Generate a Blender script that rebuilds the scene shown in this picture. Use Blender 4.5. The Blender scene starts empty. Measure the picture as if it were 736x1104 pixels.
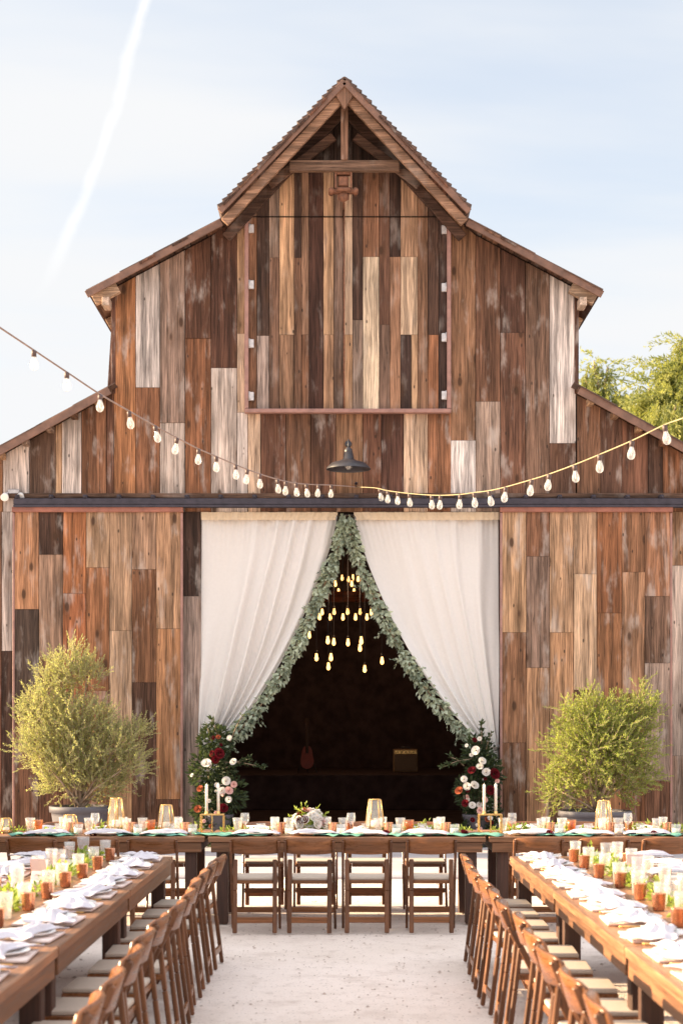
import bpy, math, random
from mathutils import Vector, Matrix, noise as mnoise
R = random.Random(7)
PI = math.pi
C = bpy.context.scene.collection
scene = bpy.context.scene

# ------------------------------------------------------------------ camera numbers
F = 1750.0            # focal length in photo pixels (photo 736 wide)
H = 1.75              # eye height
HY = 780.0            # photo row of the horizon
D = 23.0              # metres from camera to the barn front
def at(px, py, d):    # point of the place that lies d metres away
    return Vector(((px - 368.0) * d / F, d, H + (HY - py) * d / F))
S = F / D
def FX(px): return (px - 368.0) / S
def FZ(py): return H + (HY - py) / S

ORD = ['first','second','third','fourth','fifth','sixth','seventh','eighth','ninth','tenth','eleventh','twelfth',
       'thirteenth','fourteenth','fifteenth','sixteenth','seventeenth','eighteenth','nineteenth','twentieth',
       'twenty-first','twenty-second','twenty-third','twenty-fourth','twenty-fifth','twenty-sixth','twenty-seventh',
       'twenty-eighth','twenty-ninth','thirtieth','thirty-first','thirty-second']

# ------------------------------------------------------------------ mesh builder
class MB:
    def __init__(s):
        s.v=[]; s.f=[]; s.t=[]; s.sd=[]; s.sm=[]; s.m=[]
    def add(s, vs, fs, tint=(1,1,1), seed=0.0, smooth=False, mat=0):
        o=len(s.v); s.v.extend([tuple(p) for p in vs])
        for f in fs:
            s.f.append(tuple(i+o for i in f)); s.t.append(tint); s.sd.append(seed); s.sm.append(smooth); s.m.append(mat)
        return s
    def box(s, lo, hi, M=None, **k):
        x0,y0,z0=lo; x1,y1,z1=hi
        vs=[Vector(p) for p in ((x0,y0,z0),(x1,y0,z0),(x1,y1,z0),(x0,y1,z0),(x0,y0,z1),(x1,y0,z1),(x1,y1,z1),(x0,y1,z1))]
        if M is not None: vs=[M@p for p in vs]
        return s.add(vs,[(0,3,2,1),(4,5,6,7),(0,1,5,4),(1,2,6,5),(2,3,7,6),(3,0,4,7)],**k)
    def bbox(s, lo, hi, b=0.004, M=None, **k):          # box with chamfered edges
        lo=Vector(lo); hi=Vector(hi); c=(lo+hi)/2; h=(hi-lo)/2
        b=min(b,h.x*.45,h.y*.45,h.z*.45)
        vs=[];idx={}
        for sx in (-1,1):
            for sy in (-1,1):
                for sz in (-1,1):
                    for a in range(3):
                        p=Vector((sx*(h.x-b),sy*(h.y-b),sz*(h.z-b)))
                        p[a]=(sx,sy,sz)[a]*h[a]
                        idx[(sx,sy,sz,a)]=len(vs); vs.append(c+p)
        fs=[]
        def q(l):
            n=(vs[l[1]]-vs[l[0]]).cross(vs[l[2]]-vs[l[0]])
            m=sum((vs[i] for i in l),Vector())/len(l)-c
            fs.append(tuple(l) if n.dot(m)>0 else tuple(reversed(l)))
        for a in range(3):
            o=[i for i in range(3) if i!=a]
            for sg in (-1,1):
                l=[]
                for (u,w) in ((-1,-1),(1,-1),(1,1),(-1,1)):
                    k3=[0,0,0]; k3[a]=sg; k3[o[0]]=u; k3[o[1]]=w
                    l.append(idx[(*k3,a)])
                q(l)
            for u in (-1,1):
                for w in (-1,1):
                    k1=[0,0,0]; k2=[0,0,0]; k1[a]=-1; k2[a]=1
                    for kk in (k1,k2): kk[o[0]]=u; kk[o[1]]=w
                    q([idx[(*k1,o[0])],idx[(*k2,o[0])],idx[(*k2,o[1])],idx[(*k1,o[1])]])
        for sx in (-1,1):
            for sy in (-1,1):
                for sz in (-1,1): q([idx[(sx,sy,sz,a)] for a in range(3)])
        if M is not None: vs=[M@p for p in vs]
        return s.add(vs,fs,**k)
    def bar(s, a, b, w, h, up=(0,0,1), bev=0.003, **k):  # squared bar from a to b; w across, h along 'up'
        a=Vector(a); b=Vector(b); y=(b-a); L=y.length; y.normalize()
        x=y.cross(Vector(up)); 
        if x.length<1e-5: x=y.cross(Vector((1,0,0)))
        x.normalize(); z=x.cross(y)
        M=Matrix(((x.x,y.x,z.x,a.x),(x.y,y.y,z.y,a.y),(x.z,y.z,z.z,a.z),(0,0,0,1)))
        return s.bbox((-w/2,0,-h/2),(w/2,L,h/2),bev,M=M,**k)
    def tube(s, pts, r, n=6, cap=True, **k):
        pts=[Vector(p) for p in pts]; rs=r if isinstance(r,(list,tuple)) else [r]*len(pts)
        vs=[]; fs=[]; ref=None
        for i,p in enumerate(pts):
            t=(pts[min(i+1,len(pts)-1)]-pts[max(i-1,0)]).normalized()
            if ref is None:
                ref=Vector((0,0,1)) if abs(t.z)<.9 else Vector((1,0,0))
            x=ref.cross(t).normalized(); y=t.cross(x); ref=y.cross(Vector()) if False else t.cross(x)
            ref = y
            x=y.cross(t).normalized() if False else t.cross(y)*-1
            for j in range(n):
                a=2*PI*j/n; vs.append(p+(x*math.cos(a)+y*math.sin(a))*rs[i])
        for i in range(len(pts)-1):
            for j in range(n):
                fs.append((i*n+j,i*n+(j+1)%n,(i+1)*n+(j+1)%n,(i+1)*n+j))
        if cap:
            fs.append(tuple(range(n-1,-1,-1))); b=(len(pts)-1)*n; fs.append(tuple(range(b,b+n)))
        k.setdefault('smooth',True)
        return s.add(vs,fs,**k)
    def lathe(s, prof, n=16, c=(0,0,0), M=None, cap0=True, cap1=True, **k):
        vs=[]; fs=[]
        for (r,z) in prof:
            for j in range(n):
                a=2*PI*j/n; vs.append(Vector((c[0]+r*math.cos(a),c[1]+r*math.sin(a),c[2]+z)))
        if M is not None: vs=[M@p for p in vs]
        for i in range(len(prof)-1):
            for j in range(n): fs.append((i*n+j,i*n+(j+1)%n,(i+1)*n+(j+1)%n,(i+1)*n+j))
        if cap0: fs.append(tuple(range(n-1,-1,-1)))
        if cap1: b=(len(prof)-1)*n; fs.append(tuple(range(b,b+n)))
        k.setdefault('smooth',True)
        return s.add(vs,fs,**k)
    def prism(s, poly, y0, y1, **k):                    # polygon in X,Z pushed from y0 to y1
        n=len(poly); vs=[(x,y0,z) for x,z in poly]+[(x,y1,z) for x,z in poly]
        ar=sum(poly[i][0]*poly[(i+1)%n][1]-poly[(i+1)%n][0]*poly[i][1] for i in range(n))
        fr=tuple(range(n)); bk=tuple(range(2*n-1,n-1,-1))
        sd=[(i,(i+1)%n+0,(i+1)%n+n,i+n) for i in range(n)]
        fs=[fr,bk]+[tuple(reversed(q)) for q in sd]
        if ar<0: fs=[tuple(reversed(f)) for f in fs]
        return s.add(vs,fs,**k)
    def leaf(s, p, d, nrm, L, W, **k):
        d=d.normalized(); w=d.cross(nrm)
        if w.length<1e-4: w=d.cross(Vector((.3,.7,.2)))
        w.normalize(); u=w.cross(d)
        m=p+d*L*.45
        return s.add([p, m+w*W*.5+u*W*.12, p+d*L-u*L*.06, m-w*W*.5+u*W*.12],[(0,1,2,3)],**k)
    def build(s, name, mat, parent=None, shadeflat=False):
        me=bpy.data.meshes.new(name); me.from_pydata(s.v,[],s.f)
        ms=mat if isinstance(mat,(list,tuple)) else [mat]
        for m in ms: me.materials.append(m)
        me.attributes.new('tint','FLOAT_COLOR','FACE'); me.attributes.new('seed','FLOAT','FACE'); a=me.attributes['tint']; b=me.attributes['seed']
        fl=[]; 
        for t in s.t: fl.extend((t[0],t[1],t[2],1.0))
        a.data.foreach_set('color',fl); b.data.foreach_set('value',s.sd)
        me.polygons.foreach_set('use_smooth',s.sm); me.polygons.foreach_set('material_index',s.m)
        me.update()
        o=bpy.data.objects.new(name,me); C.objects.link(o)
        if parent is not None: o.parent=parent
        return o

def tag(o,label=None,cat=None,group=None,kind=None):
    if label: o['label']=label
    if cat: o['category']=cat
    if group: o['group']=group
    if label and cat and not kind: kind='thing'
    if kind: o['kind']=kind
    return o
def thing(name,label,cat,loc=(0,0,0),rz=0.0,group=None):
    o=bpy.data.objects.new(name,None); C.objects.link(o); o.empty_display_size=.1
    o.location=loc; o.rotation_euler=(0,0,rz); return tag(o,label,cat,group)
def dup(o,loc=None,rz=None,label=None,group=None,scale=None,parent=None):
    c=o.copy(); C.objects.link(c)
    if parent is not None: c.parent=parent
    if loc is not None: c.location=loc
    if rz is not None: c.rotation_euler=(0,0,rz)
    if scale is not None: c.scale=(scale,)*3 if not isinstance(scale,tuple) else scale
    if label: c['label']=label
    if group: c['group']=group
    for ch in list(o.children):
        dup(ch,parent=c)
    return c
def lin(r,g,b,k=1.0):
    f=lambda c:(c/255/12.92 if c/255<=.04045 else ((c/255+.055)/1.055)**2.4)
    return (f(r)*k,f(g)*k,f(b)*k)

# ------------------------------------------------------------------ materials
def newmat(name):
    m=bpy.data.materials.new(name); m.use_nodes=True; nt=m.node_tree
    return m,nt,nt.nodes['Principled BSDF']
class N:
    def __init__(s,nt): s.nt=nt
    def n(s,t,**kw):
        x=s.nt.nodes.new(t)
        for k,v in kw.items(): setattr(x,k,v)
        return x
    def l(s,a,b): s.nt.links.new(a,b)
    def val(s,sock,v):
        if hasattr(v,'is_output'): s.l(v,sock)
        else: sock.default_value=v
    def math(s,op,a,b=None,c=None,clamp=False):
        x=s.n('ShaderNodeMath',operation=op); x.use_clamp=clamp
        s.val(x.inputs[0],a)
        if b is not None: s.val(x.inputs[1],b)
        if c is not None: s.val(x.inputs[2],c)
        return x.outputs[0]
    def mix(s,f,a,b,mode='MIX'):
        x=s.n('ShaderNodeMix',data_type='RGBA',blend_type=mode); x.clamp_factor=True
        s.val(x.inputs[0],f); s.val(x.inputs[6],(*a,1) if isinstance(a,tuple) and len(a)==3 else a); s.val(x.inputs[7],(*b,1) if isinstance(b,tuple) and len(b)==3 else b)
        return x.outputs[2]
    def noise(s,vec,scale=1,detail=4,rough=.55,dist=0):
        x=s.n('ShaderNodeTexNoise'); x.inputs['Scale'].default_value=scale; x.inputs['Detail'].default_value=detail
        x.inputs['Roughness'].default_value=rough; x.inputs['Distortion'].default_value=dist
        if vec is not None: s.l(vec,x.inputs['Vector'])
        return x.outputs['Fac']
    def smooth(s,v,a,b,lo=0,hi=1):
        x=s.n('ShaderNodeMapRange',interpolation_type='SMOOTHSTEP'); s.val(x.inputs[0],v)
        x.inputs[1].default_value=a; x.inputs[2].default_value=b; x.inputs[3].default_value=lo; x.inputs[4].default_value=hi
        return x.outputs[0]
    def xyz(s,x,y,z):
        c=s.n('ShaderNodeCombineXYZ'); s.val(c.inputs[0],x); s.val(c.inputs[1],y); s.val(c.inputs[2],z); return c.outputs[0]
    def bump(s,h,strength,dist):
        b=s.n('ShaderNodeBump'); b.inputs['Strength'].default_value=strength; b.inputs['Distance'].default_value=dist
        s.l(h,b.inputs['Height']); return b.outputs[0]

def plank_mat(name,along='z',weather=.45,rough=.85,dark=1.0,knots=True):
    m,nt,bs=newmat(name); g=N(nt)
    tc=g.n('ShaderNodeTexCoord'); sp=g.n('ShaderNodeSeparateXYZ'); g.l(tc.outputs['Object'],sp.inputs[0])
    ta=g.n('ShaderNodeAttribute',attribute_name='tint'); sa=g.n('ShaderNodeAttribute',attribute_name='seed')
    seed=sa.outputs['Fac']
    X,Y,Z=sp.outputs
    if along=='z': u,v,w=X,Y,Z
    elif along=='x': u,v,w=Y,Z,X
    else: u,v,w=X,Z,Y
    sx=g.math('MULTIPLY_ADD',seed,37.0,g.math('MULTIPLY',u,1.0))
    wav=g.noise(g.xyz(g.math('MULTIPLY',sx,3.0),v,g.math('MULTIPLY_ADD',seed,11.0,g.math('MULTIPLY',w,1.3))),1,2)
    uu=g.math('MULTIPLY_ADD',wav,.06,sx)
    vec=g.xyz(g.math('MULTIPLY',uu,70.0),g.math('MULTIPLY',v,70.0),g.math('MULTIPLY_ADD',seed,23.0,g.math('MULTIPLY',w,2.2)))
    gr=g.noise(vec,1,6,.65)
    vec2=g.xyz(g.math('MULTIPLY',uu,14.0),g.math('MULTIPLY',v,14.0),g.math('MULTIPLY_ADD',seed,9.0,g.math('MULTIPLY',w,.7)))
    gb=g.noise(vec2,1,4,.6)
    vec3=g.xyz(g.math('MULTIPLY',sx,5.0),v,g.math('MULTIPLY_ADD',seed,5.0,g.math('MULTIPLY',w,1.6)))
    bl=g.noise(vec3,1,5,.6)
    k1=g.smooth(gr,.30,.70,.55*dark,1.28*dark); k2=g.smooth(gb,.32,.68,.58,1.34)
    kk=g.math('MULTIPLY',k1,k2)
    cr=g.noise(g.xyz(g.math('MULTIPLY',uu,26.0),g.math('MULTIPLY',v,26.0),g.math('MULTIPLY_ADD',seed,6.0,g.math('MULTIPLY',w,.55))),1,3,.5)
    crack=g.smooth(g.math('ABSOLUTE',g.math('SUBTRACT',cr,.5)),.004,.028,.55,1.0)
    wall=g.noise(g.xyz(g.math('MULTIPLY',u,.9),g.math('MULTIPLY',v,.9),g.math('MULTIPLY',w,.35)),1,5,.65)
    kk=g.math('MULTIPLY',kk,g.math('MULTIPLY',crack,g.smooth(wall,.3,.7,.74,1.22)))
    kv=g.n('ShaderNodeVectorMath',operation='SCALE'); g.l(ta.outputs['Color'],kv.inputs[0]); g.l(kk,kv.inputs['Scale'])
    col=kv.outputs[0]
    # silvered patches and dark weather stains
    col=g.mix(g.math('MULTIPLY',g.smooth(bl,.52,.72),weather),col,(.58,.50,.45))
    st=g.noise(g.xyz(g.math('MULTIPLY',sx,9.0),v,g.math('MULTIPLY_ADD',seed,3.1,g.math('MULTIPLY',w,.9))),1,5,.65)
    col=g.mix(g.math('MULTIPLY',g.smooth(st,.54,.76),.66),col,g.mix(1.0,col,(.30,.27,.26),'MULTIPLY'))
    if knots:
        vo=g.n('ShaderNodeTexVoronoi',feature='F1'); vo.inputs['Scale'].default_value=1; vo.inputs['Randomness'].default_value=1
        g.l(g.xyz(g.math('MULTIPLY',sx,3.4),g.math('MULTIPLY',seed,3.0),g.math('MULTIPLY_ADD',seed,4.0,g.math('MULTIPLY',w,1.5))),vo.inputs['Vector'])
        kn=g.smooth(vo.outputs['Distance'],.07,.14,1,0)
        col=g.mix(g.math('MULTIPLY',kn,.85),col,(.035,.02,.014))
        rg=g.smooth(vo.outputs['Distance'],.12,.34,1,0)
        col=g.mix(g.math('MULTIPLY',rg,.3),col,(.10,.045,.02))
        v2=g.n('ShaderNodeTexVoronoi',feature='F1'); g.l(g.xyz(g.math('MULTIPLY',sx,7.0),g.math('MULTIPLY',seed,5.0),g.math('MULTIPLY_ADD',seed,8.0,g.math('MULTIPLY',w,3.1))),v2.inputs['Vector']); v2.inputs['Scale'].default_value=1
        col=g.mix(g.smooth(v2.outputs['Distance'],.06,.10,.8,0),col,(.03,.02,.015))
    # drop of water stain at a plank's end grain lines
    g.l(col,bs.inputs['Base Color']); bs.inputs['Roughness'].default_value=rough
    bs.inputs['Specular IOR Level'].default_value=.25
    g.l(g.bump(gr,.5,.004),bs.inputs['Normal'])
    return m

def plain(name,col,rough=.6,metal=0.0,var=.18,scale=9.0,bump=0.0,spec=.5,bdist=.003,**kw):
    m,nt,bs=newmat(name); g=N(nt)
    tc=g.n('ShaderNodeTexCoord'); n1=g.noise(tc.outputs['Object'],scale,5,.6)
    oi=g.n('ShaderNodeObjectInfo')
    rv=g.math('MULTIPLY_ADD',oi.outputs['Random'],.14,.93)
    f=g.math('MULTIPLY',g.smooth(n1,.25,.75,1-var,1+var),rv)
    sc=g.n('ShaderNodeVectorMath',operation='SCALE'); sc.inputs[0].default_value=col; g.l(f,sc.inputs['Scale'])
    g.l(sc.outputs[0],bs.inputs['Base Color']); bs.inputs['Metallic'].default_value=metal
    g.l(g.smooth(n1,.2,.8,max(rough-.08,0.02),rough+.08),bs.inputs['Roughness'])
    bs.inputs['Specular IOR Level'].default_value=spec
    if bump: g.l(g.bump(g.noise(tc.outputs['Object'],scale*6,5,.6),bump,bdist),bs.inputs['Normal'])
    for k,v in kw.items(): bs.inputs[k].default_value=v
    return m

def grainwood(name,col,axis,rough=.45,var=.35,spec=.4):
    m,nt,bs=newmat(name); g=N(nt)
    tc=g.n('ShaderNodeTexCoord'); sp=g.n('ShaderNodeSeparateXYZ'); g.l(tc.outputs['Object'],sp.inputs[0])
    k=[55.0,55.0,55.0]; k[axis]=3.0
    oi=g.n('ShaderNodeObjectInfo'); sh=g.math('MULTIPLY',oi.outputs['Random'],31.0)
    sa=g.n('ShaderNodeAttribute',attribute_name='seed')
    off=g.math('MULTIPLY_ADD',sa.outputs['Fac'],17.0,sh)
    cs=[g.math('MULTIPLY_ADD',sp.outputs[i],k[i],off) for i in range(3)]
    gr=g.noise(g.xyz(*cs),1,6,.62,.4)
    cs2=[g.math('MULTIPLY_ADD',sp.outputs[i],k[i]*.16,off) for i in range(3)]
    g2=g.noise(g.xyz(*cs2),1,3)
    f=g.math('MULTIPLY',g.smooth(gr,.25,.75,1-var,1+var),g.math('MULTIPLY',g.smooth(g2,.3,.7,.72,1.25),g.math('MULTIPLY_ADD',oi.outputs['Random'],.3,.85)))
    ta=g.n('ShaderNodeAttribute',attribute_name='tint')
    mu=g.mix(1.0,(*col,1),ta.outputs['Color'],'MULTIPLY')
    sc=g.n('ShaderNodeVectorMath',operation='SCALE'); g.l(mu,sc.inputs[0]); g.l(f,sc.inputs['Scale'])
    g.l(sc.outputs[0],bs.inputs['Base Color']); g.l(g.smooth(gr,.2,.8,rough-.1,rough+.12),bs.inputs['Roughness'])
    bs.inputs['Specular IOR Level'].default_value=spec
    g.l(g.bump(gr,.25,.002),bs.inputs['Normal'])
    return m

def leafmat(name,colA,colB,trans=.45,rough=.55):
    m,nt,bs=newmat(name); g=N(nt); out=nt.nodes['Material Output']
    sa=g.n('ShaderNodeAttribute',attribute_name='seed')
    tc=g.n('ShaderNodeTexCoord'); nz=g.noise(tc.outputs['Object'],3.0,3)
    f=g.math('ADD',g.math('MULTIPLY',sa.outputs['Fac'],.7),g.math('MULTIPLY_ADD',nz,.8,-.25),clamp=True)
    c=g.mix(f,colA,colB)
    g.l(c,bs.inputs['Base Color']); bs.inputs['Roughness'].default_value=rough; bs.inputs['Specular IOR Level'].default_value=.35
    tr=g.n('ShaderNodeBsdfTranslucent'); g.l(g.mix(1.0,c,(1.25,1.2,.7),'MULTIPLY'),tr.inputs[0])
    mx=g.n('ShaderNodeMixShader'); mx.inputs[0].default_value=trans; g.l(bs.outputs[0],mx.inputs[1]); g.l(tr.outputs[0],mx.inputs[2])
    g.l(mx.outputs[0],out.inputs['Surface']); return m

def glassmat(name,tint=(1,1,1),frost=.10,gl=.06):
    m,nt,bs=newmat(name); g=N(nt); out=nt.nodes['Material Output']; nt.nodes.remove(bs)
    tr=g.n('ShaderNodeBsdfTransparent'); tr.inputs[0].default_value=(*tint,1)
    gs=g.n('ShaderNodeBsdfGlossy'); gs.inputs['Roughness'].default_value=.06; gs.inputs[0].default_value=(1,1,1,1)
    lw=g.n('ShaderNodeLayerWeight'); lw.inputs[0].default_value=.35
    f=g.math('MULTIPLY_ADD',g.math('POWER',lw.outputs['Facing'],2.5),.75,gl)
    m1=g.n('ShaderNodeMixShader'); g.l(f,m1.inputs[0]); g.l(tr.outputs[0],m1.inputs[1]); g.l(gs.outputs[0],m1.inputs[2])
    df=g.n('ShaderNodeBsdfTranslucent'); df.inputs[0].default_value=(*[min(1,t*.95) for t in tint],1)
    d2=g.n('ShaderNodeBsdfDiffuse'); d2.inputs[0].default_value=(*[min(1,t*.9) for t in tint],1)
    m0=g.n('ShaderNodeMixShader'); m0.inputs[0].default_value=.5; g.l(df.outputs[0],m0.inputs[1]); g.l(d2.outputs[0],m0.inputs[2])
    m2=g.n('ShaderNodeMixShader'); m2.inputs[0].default_value=frost; g.l(m1.outputs[0],m2.inputs[1]); g.l(m0.outputs[0],m2.inputs[2])
    g.l(m2.outputs[0],out.inputs['Surface']); return m

def fabric(name,col,trans=.3,scale=40,var=.06):
    m,nt,bs=newmat(name); g=N(nt); out=nt.nodes['Material Output']
    tc=g.n('ShaderNodeTexCoord'); n1=g.noise(tc.outputs['Object'],scale,4,.6)
    sc=g.n('ShaderNodeVectorMath',operation='SCALE'); sc.inputs[0].default_value=col; g.l(g.smooth(n1,.2,.8,1-var,1+var),sc.inputs['Scale'])
    g.l(sc.outputs[0],bs.inputs['Base Color']); bs.inputs['Roughness'].default_value=.9; bs.inputs['Specular IOR Level'].default_value=.1
    g.l(g.bump(n1,.12,.003),bs.inputs['Normal'])
    tr=g.n('ShaderNodeBsdfTranslucent'); g.l(sc.outputs[0],tr.inputs[0])
    mx=g.n('ShaderNodeMixShader'); mx.inputs[0].default_value=trans; g.l(bs.outputs[0],mx.inputs[1]); g.l(tr.outputs[0],mx.inputs[2])
    g.l(mx.outputs[0],out.inputs['Surface']); return m

def emis(name,col,st):
    m,nt,bs=newmat(name); bs.inputs['Base Color'].default_value=(*col,1); bs.inputs['Emission Color'].default_value=(*col,1)
    bs.inputs['Emission Strength'].default_value=st; return m

M_plank=plank_mat('barn_boards','z')
M_hatch=plank_mat('hatch_boards','z',weather=.2)
M_beam_x=plank_mat('beam_wood_across','x',weather=.25,knots=False)
M_beam_y=plank_mat('beam_wood_deep','y',weather=.25,knots=False)
M_back=plain('dark_gap',(.012,.008,.006),.95,spec=.1)
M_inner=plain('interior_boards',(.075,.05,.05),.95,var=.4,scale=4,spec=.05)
M_roof=plain('roof_shingle',lin(92,72,63,.9),.85,var=.45,scale=5,bump=.4)
M_fascia=plain('fascia_paint',lin(116,86,72),.7,var=.3,scale=6,bump=.2)
M_trim=plain('rust_trim',lin(150,112,102),.6,var=.22,scale=8,bump=.2)
M_doortrim=plain('door_trim',lin(140,88,72),.6,var=.25,scale=8,bump=.2)
M_rail=plain('steel_track',lin(58,53,62),.5,metal=.3,var=.3,scale=10)
M_steel=plain('galvanised',lin(190,185,185),.45,metal=.4,var=.2,scale=20)
M_black=plain('black_enamel',lin(52,49,54),.45,var=.15,scale=12)
M_rust=plain('rusted_iron',lin(118,78,58),.75,var=.4,scale=25,bump=.5)
M_chair=grainwood('chair_wood',lin(104,66,42),2,rough=.36,var=.28)
M_chairx=grainwood('chair_slat_wood',lin(124,78,46),0,rough=.30,var=.28)
M_cush=fabric('cushion_cloth',lin(206,188,172,.78),0.0,60)
M_table=grainwood('table_board',lin(122,86,64),1,rough=.55,var=.4)
M_tablex=grainwood('table_board_across',lin(136,95,67),0,rough=.42,var=.4)
M_leg=grainwood('table_leg_wood',lin(74,50,40),2,rough=.6,var=.35)
M_copper=plain('copper',lin(228,164,128),.27,metal=.82,var=.12,scale=30,bump=.15)
M_gold=plain('brass',lin(222,180,112),.3,metal=.85,var=.12,scale=30)
M_glass=glassmat('clear_glass',(1,1,1),.08)
M_cut=glassmat('cut_glass',(1,.985,.96),.13,.1)
M_amber=glassmat('amber_glass',(.95,.62,.32),.12)
M_pane=glassmat('lantern_pane',(.98,.95,.88),.14,.12)
M_bulbglass=glassmat('bulb_glass',(1,.99,.97),.18,.14)
M_plate=plain('white_ceramic',(.78,.76,.74),.25,var=.04,scale=12)
M_charger=plain('pale_charger',lin(226,206,198),.4,var=.1,scale=20)
M_nap=fabric('napkin_linen',lin(228,220,226,.9),.18,70)
M_teal=fabric('teal_gauze',lin(132,188,168,.9),.25,50,.2)
M_wax=plain('candle_wax',(.82,.77,.68),.45,var=.05,scale=10,**{'Subsurface Weight':.2})
M_curtain=fabric('sheer_curtain',lin(247,242,239,.87),.2,25,.02)
M_hem=fabric('curtain_header',lin(236,214,186,.92),.2,25,.06)
M_euc=leafmat('eucalyptus_leaf',lin(58,74,58),lin(206,214,192),.25)
M_dleaf=leafmat('dark_leaf',lin(36,48,34),lin(82,96,62),.3)
M_olive=leafmat('feathery_leaf',lin(96,110,72),lin(214,214,158),.55)
M_fern=leafmat('soft_green_leaf',lin(96,116,58),lin(186,194,112),.6)
M_willow=leafmat('pepper_tree_leaf',lin(74,96,58),lin(178,176,104),.45)
M_runner=leafmat('table_greens',lin(92,118,48),lin(176,190,96),.45)
M_bark=plain('bark',lin(150,128,108),.9,var=.4,scale=14,bump=.6)
M_rosew=fabric('white_petal',(.80,.75,.70),.25,60)
M_roser=fabric('burgundy_petal',lin(92,20,28),.2,60,.2)
M_rosep=fabric('rust_petal',lin(160,86,60),.25,60,.2)
M_roseb=fabric('blush_petal',lin(226,184,176),.25,60,.08)
M_pot=plain('pot_resin',lin(84,80,86),.6,var=.12,scale=6,bump=.15)
M_soil=plain('soil',(.05,.035,.025),.95,var=.4,scale=30,bump=.8)
M_wire=plain('dark_cord',lin(150,128,118),.6)
M_wirec=plain('cream_cord',lin(160,146,112),.6)
M_socket=plain('socket_plastic',lin(84,66,62),.5)
M_lamp=emis('warm_filament_glass',(1.0,.52,.16),1.15)
M_glow=emis('pilot_lamp',(1.0,.5,.2),2.2)
M_flame=emis('candle_flame',(1.0,.72,.35),5)
M_tolex=plain('amp_cover',lin(150,120,92),.8,var=.15,scale=30)
M_grill=plain('amp_grille',lin(110,92,78),.8,var=.3,scale=80)
M_guitar=plain('red_lacquer',lin(130,50,36),.5)
M_paper=plain('blush_card',lin(236,206,202),.7,var=.04)

# ------------------------------------------------------------------ ground
def ground_mat():
    m,nt,bs=newmat('sandy_gravel'); g=N(nt)
    tc=g.n('ShaderNodeTexCoord'); P=tc.outputs['Object']
    a=g.noise(P,.5,4,.6); b=g.noise(P,6,6,.7); c=g.noise(P,70,4,.7); d=g.noise(P,2.2,5,.65)
    col=g.mix(g.smooth(a,.3,.7),lin(232,217,208,.95),lin(218,202,191,.95))
    col=g.mix(g.math('MULTIPLY',g.smooth(d,.5,.72),.35),col,lin(182,160,146,.9))
    col=g.mix(g.math('MULTIPLY',g.smooth(b,.52,.75),.45),col,lin(172,150,138,.9))
    col=g.mix(g.math('MULTIPLY',g.smooth(c,.55,.75),.55),col,lin(138,118,108,.9))
    col=g.mix(g.math('MULTIPLY',g.smooth(c,.25,.42,1,0),.4),col,lin(238,226,220,.95))
    vo=g.n('ShaderNodeTexVoronoi'); vo.inputs['Scale'].default_value=22; g.l(P,vo.inputs['Vector'])
    col=g.mix(g.smooth(vo.outputs['Distance'],.10,.2,.45,0),col,lin(120,104,98,.9))
    g.l(col,bs.inputs['Base Color']); bs.inputs['Roughness'].default_value=.95; bs.inputs['Specular IOR Level'].default_value=.1
    h=g.math('ADD',g.math('MULTIPLY',b,.6),g.math('MULTIPLY',c,.4))
    g.l(g.bump(h,.7,.02),bs.inputs['Normal']); return m
M_sand=ground_mat()
gb=MB(); n=60; ext=[-220,-120,-60,-30,-15]+[-8+i*.5 for i in range(33)]+[15,30,60,120,220]
exy=[-60,-30,-10]+[i*.5 for i in range(0,70)]+[40,60,100,200,400]
vs=[];fs=[]
for y in exy:
    for x in ext:
        z=0
        if -8<=x<=8 and 0<=y<=22: z=.012*mnoise.noise(Vector((x*.7,y*.7,0)))+.006*mnoise.noise(Vector((x*2.3,y*2.3,5)))-.012
        if y>=22: z=-.03
        vs.append((x,y,z))
w=len(ext)
for j in range(len(exy)-1):
    for i in range(w-1): fs.append((j*w+i,j*w+i+1,(j+1)*w+i+1,(j+1)*w+i))
gb.add(vs,fs,smooth=True); tag(gb.build('ground',M_sand),kind='structure')
pb=MB()
for i in range(2600):
    x=R.uniform(-2.6,2.6); y=R.uniform(5.5,19); r=R.uniform(.004,.012)*(1.6 if R.random()<.06 else 1)
    k=[Vector((R.uniform(.7,1.2)*r*a,R.uniform(.7,1.2)*r*b,R.uniform(.5,.8)*r*c)) for a,b,c in ((1,0,0),(0,1,0),(-1,0,0),(0,-1,0),(0,0,1))]
    o=Vector((x,y,-.008)); t=R.uniform(.55,1.1)
    pb.add([o+p for p in k],[(0,1,4),(1,2,4),(2,3,4),(3,0,4)],tint=(t,t,t),smooth=True)
M_peb=plain('pebble',lin(178,158,146),.9,var=.3,scale=40)
tag(pb.build('pebbles',M_peb),kind='stuff')
cb=MB(); cb.bbox((-4.6,18.3,-.2),(4.6,23.3,.035),.02)
M_conc=plain('pale_concrete',lin(190,182,184,.8),.85,var=.1,scale=2.2,bump=.15)
tag(cb.build('concrete_apron',M_conc),kind='structure')

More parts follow.
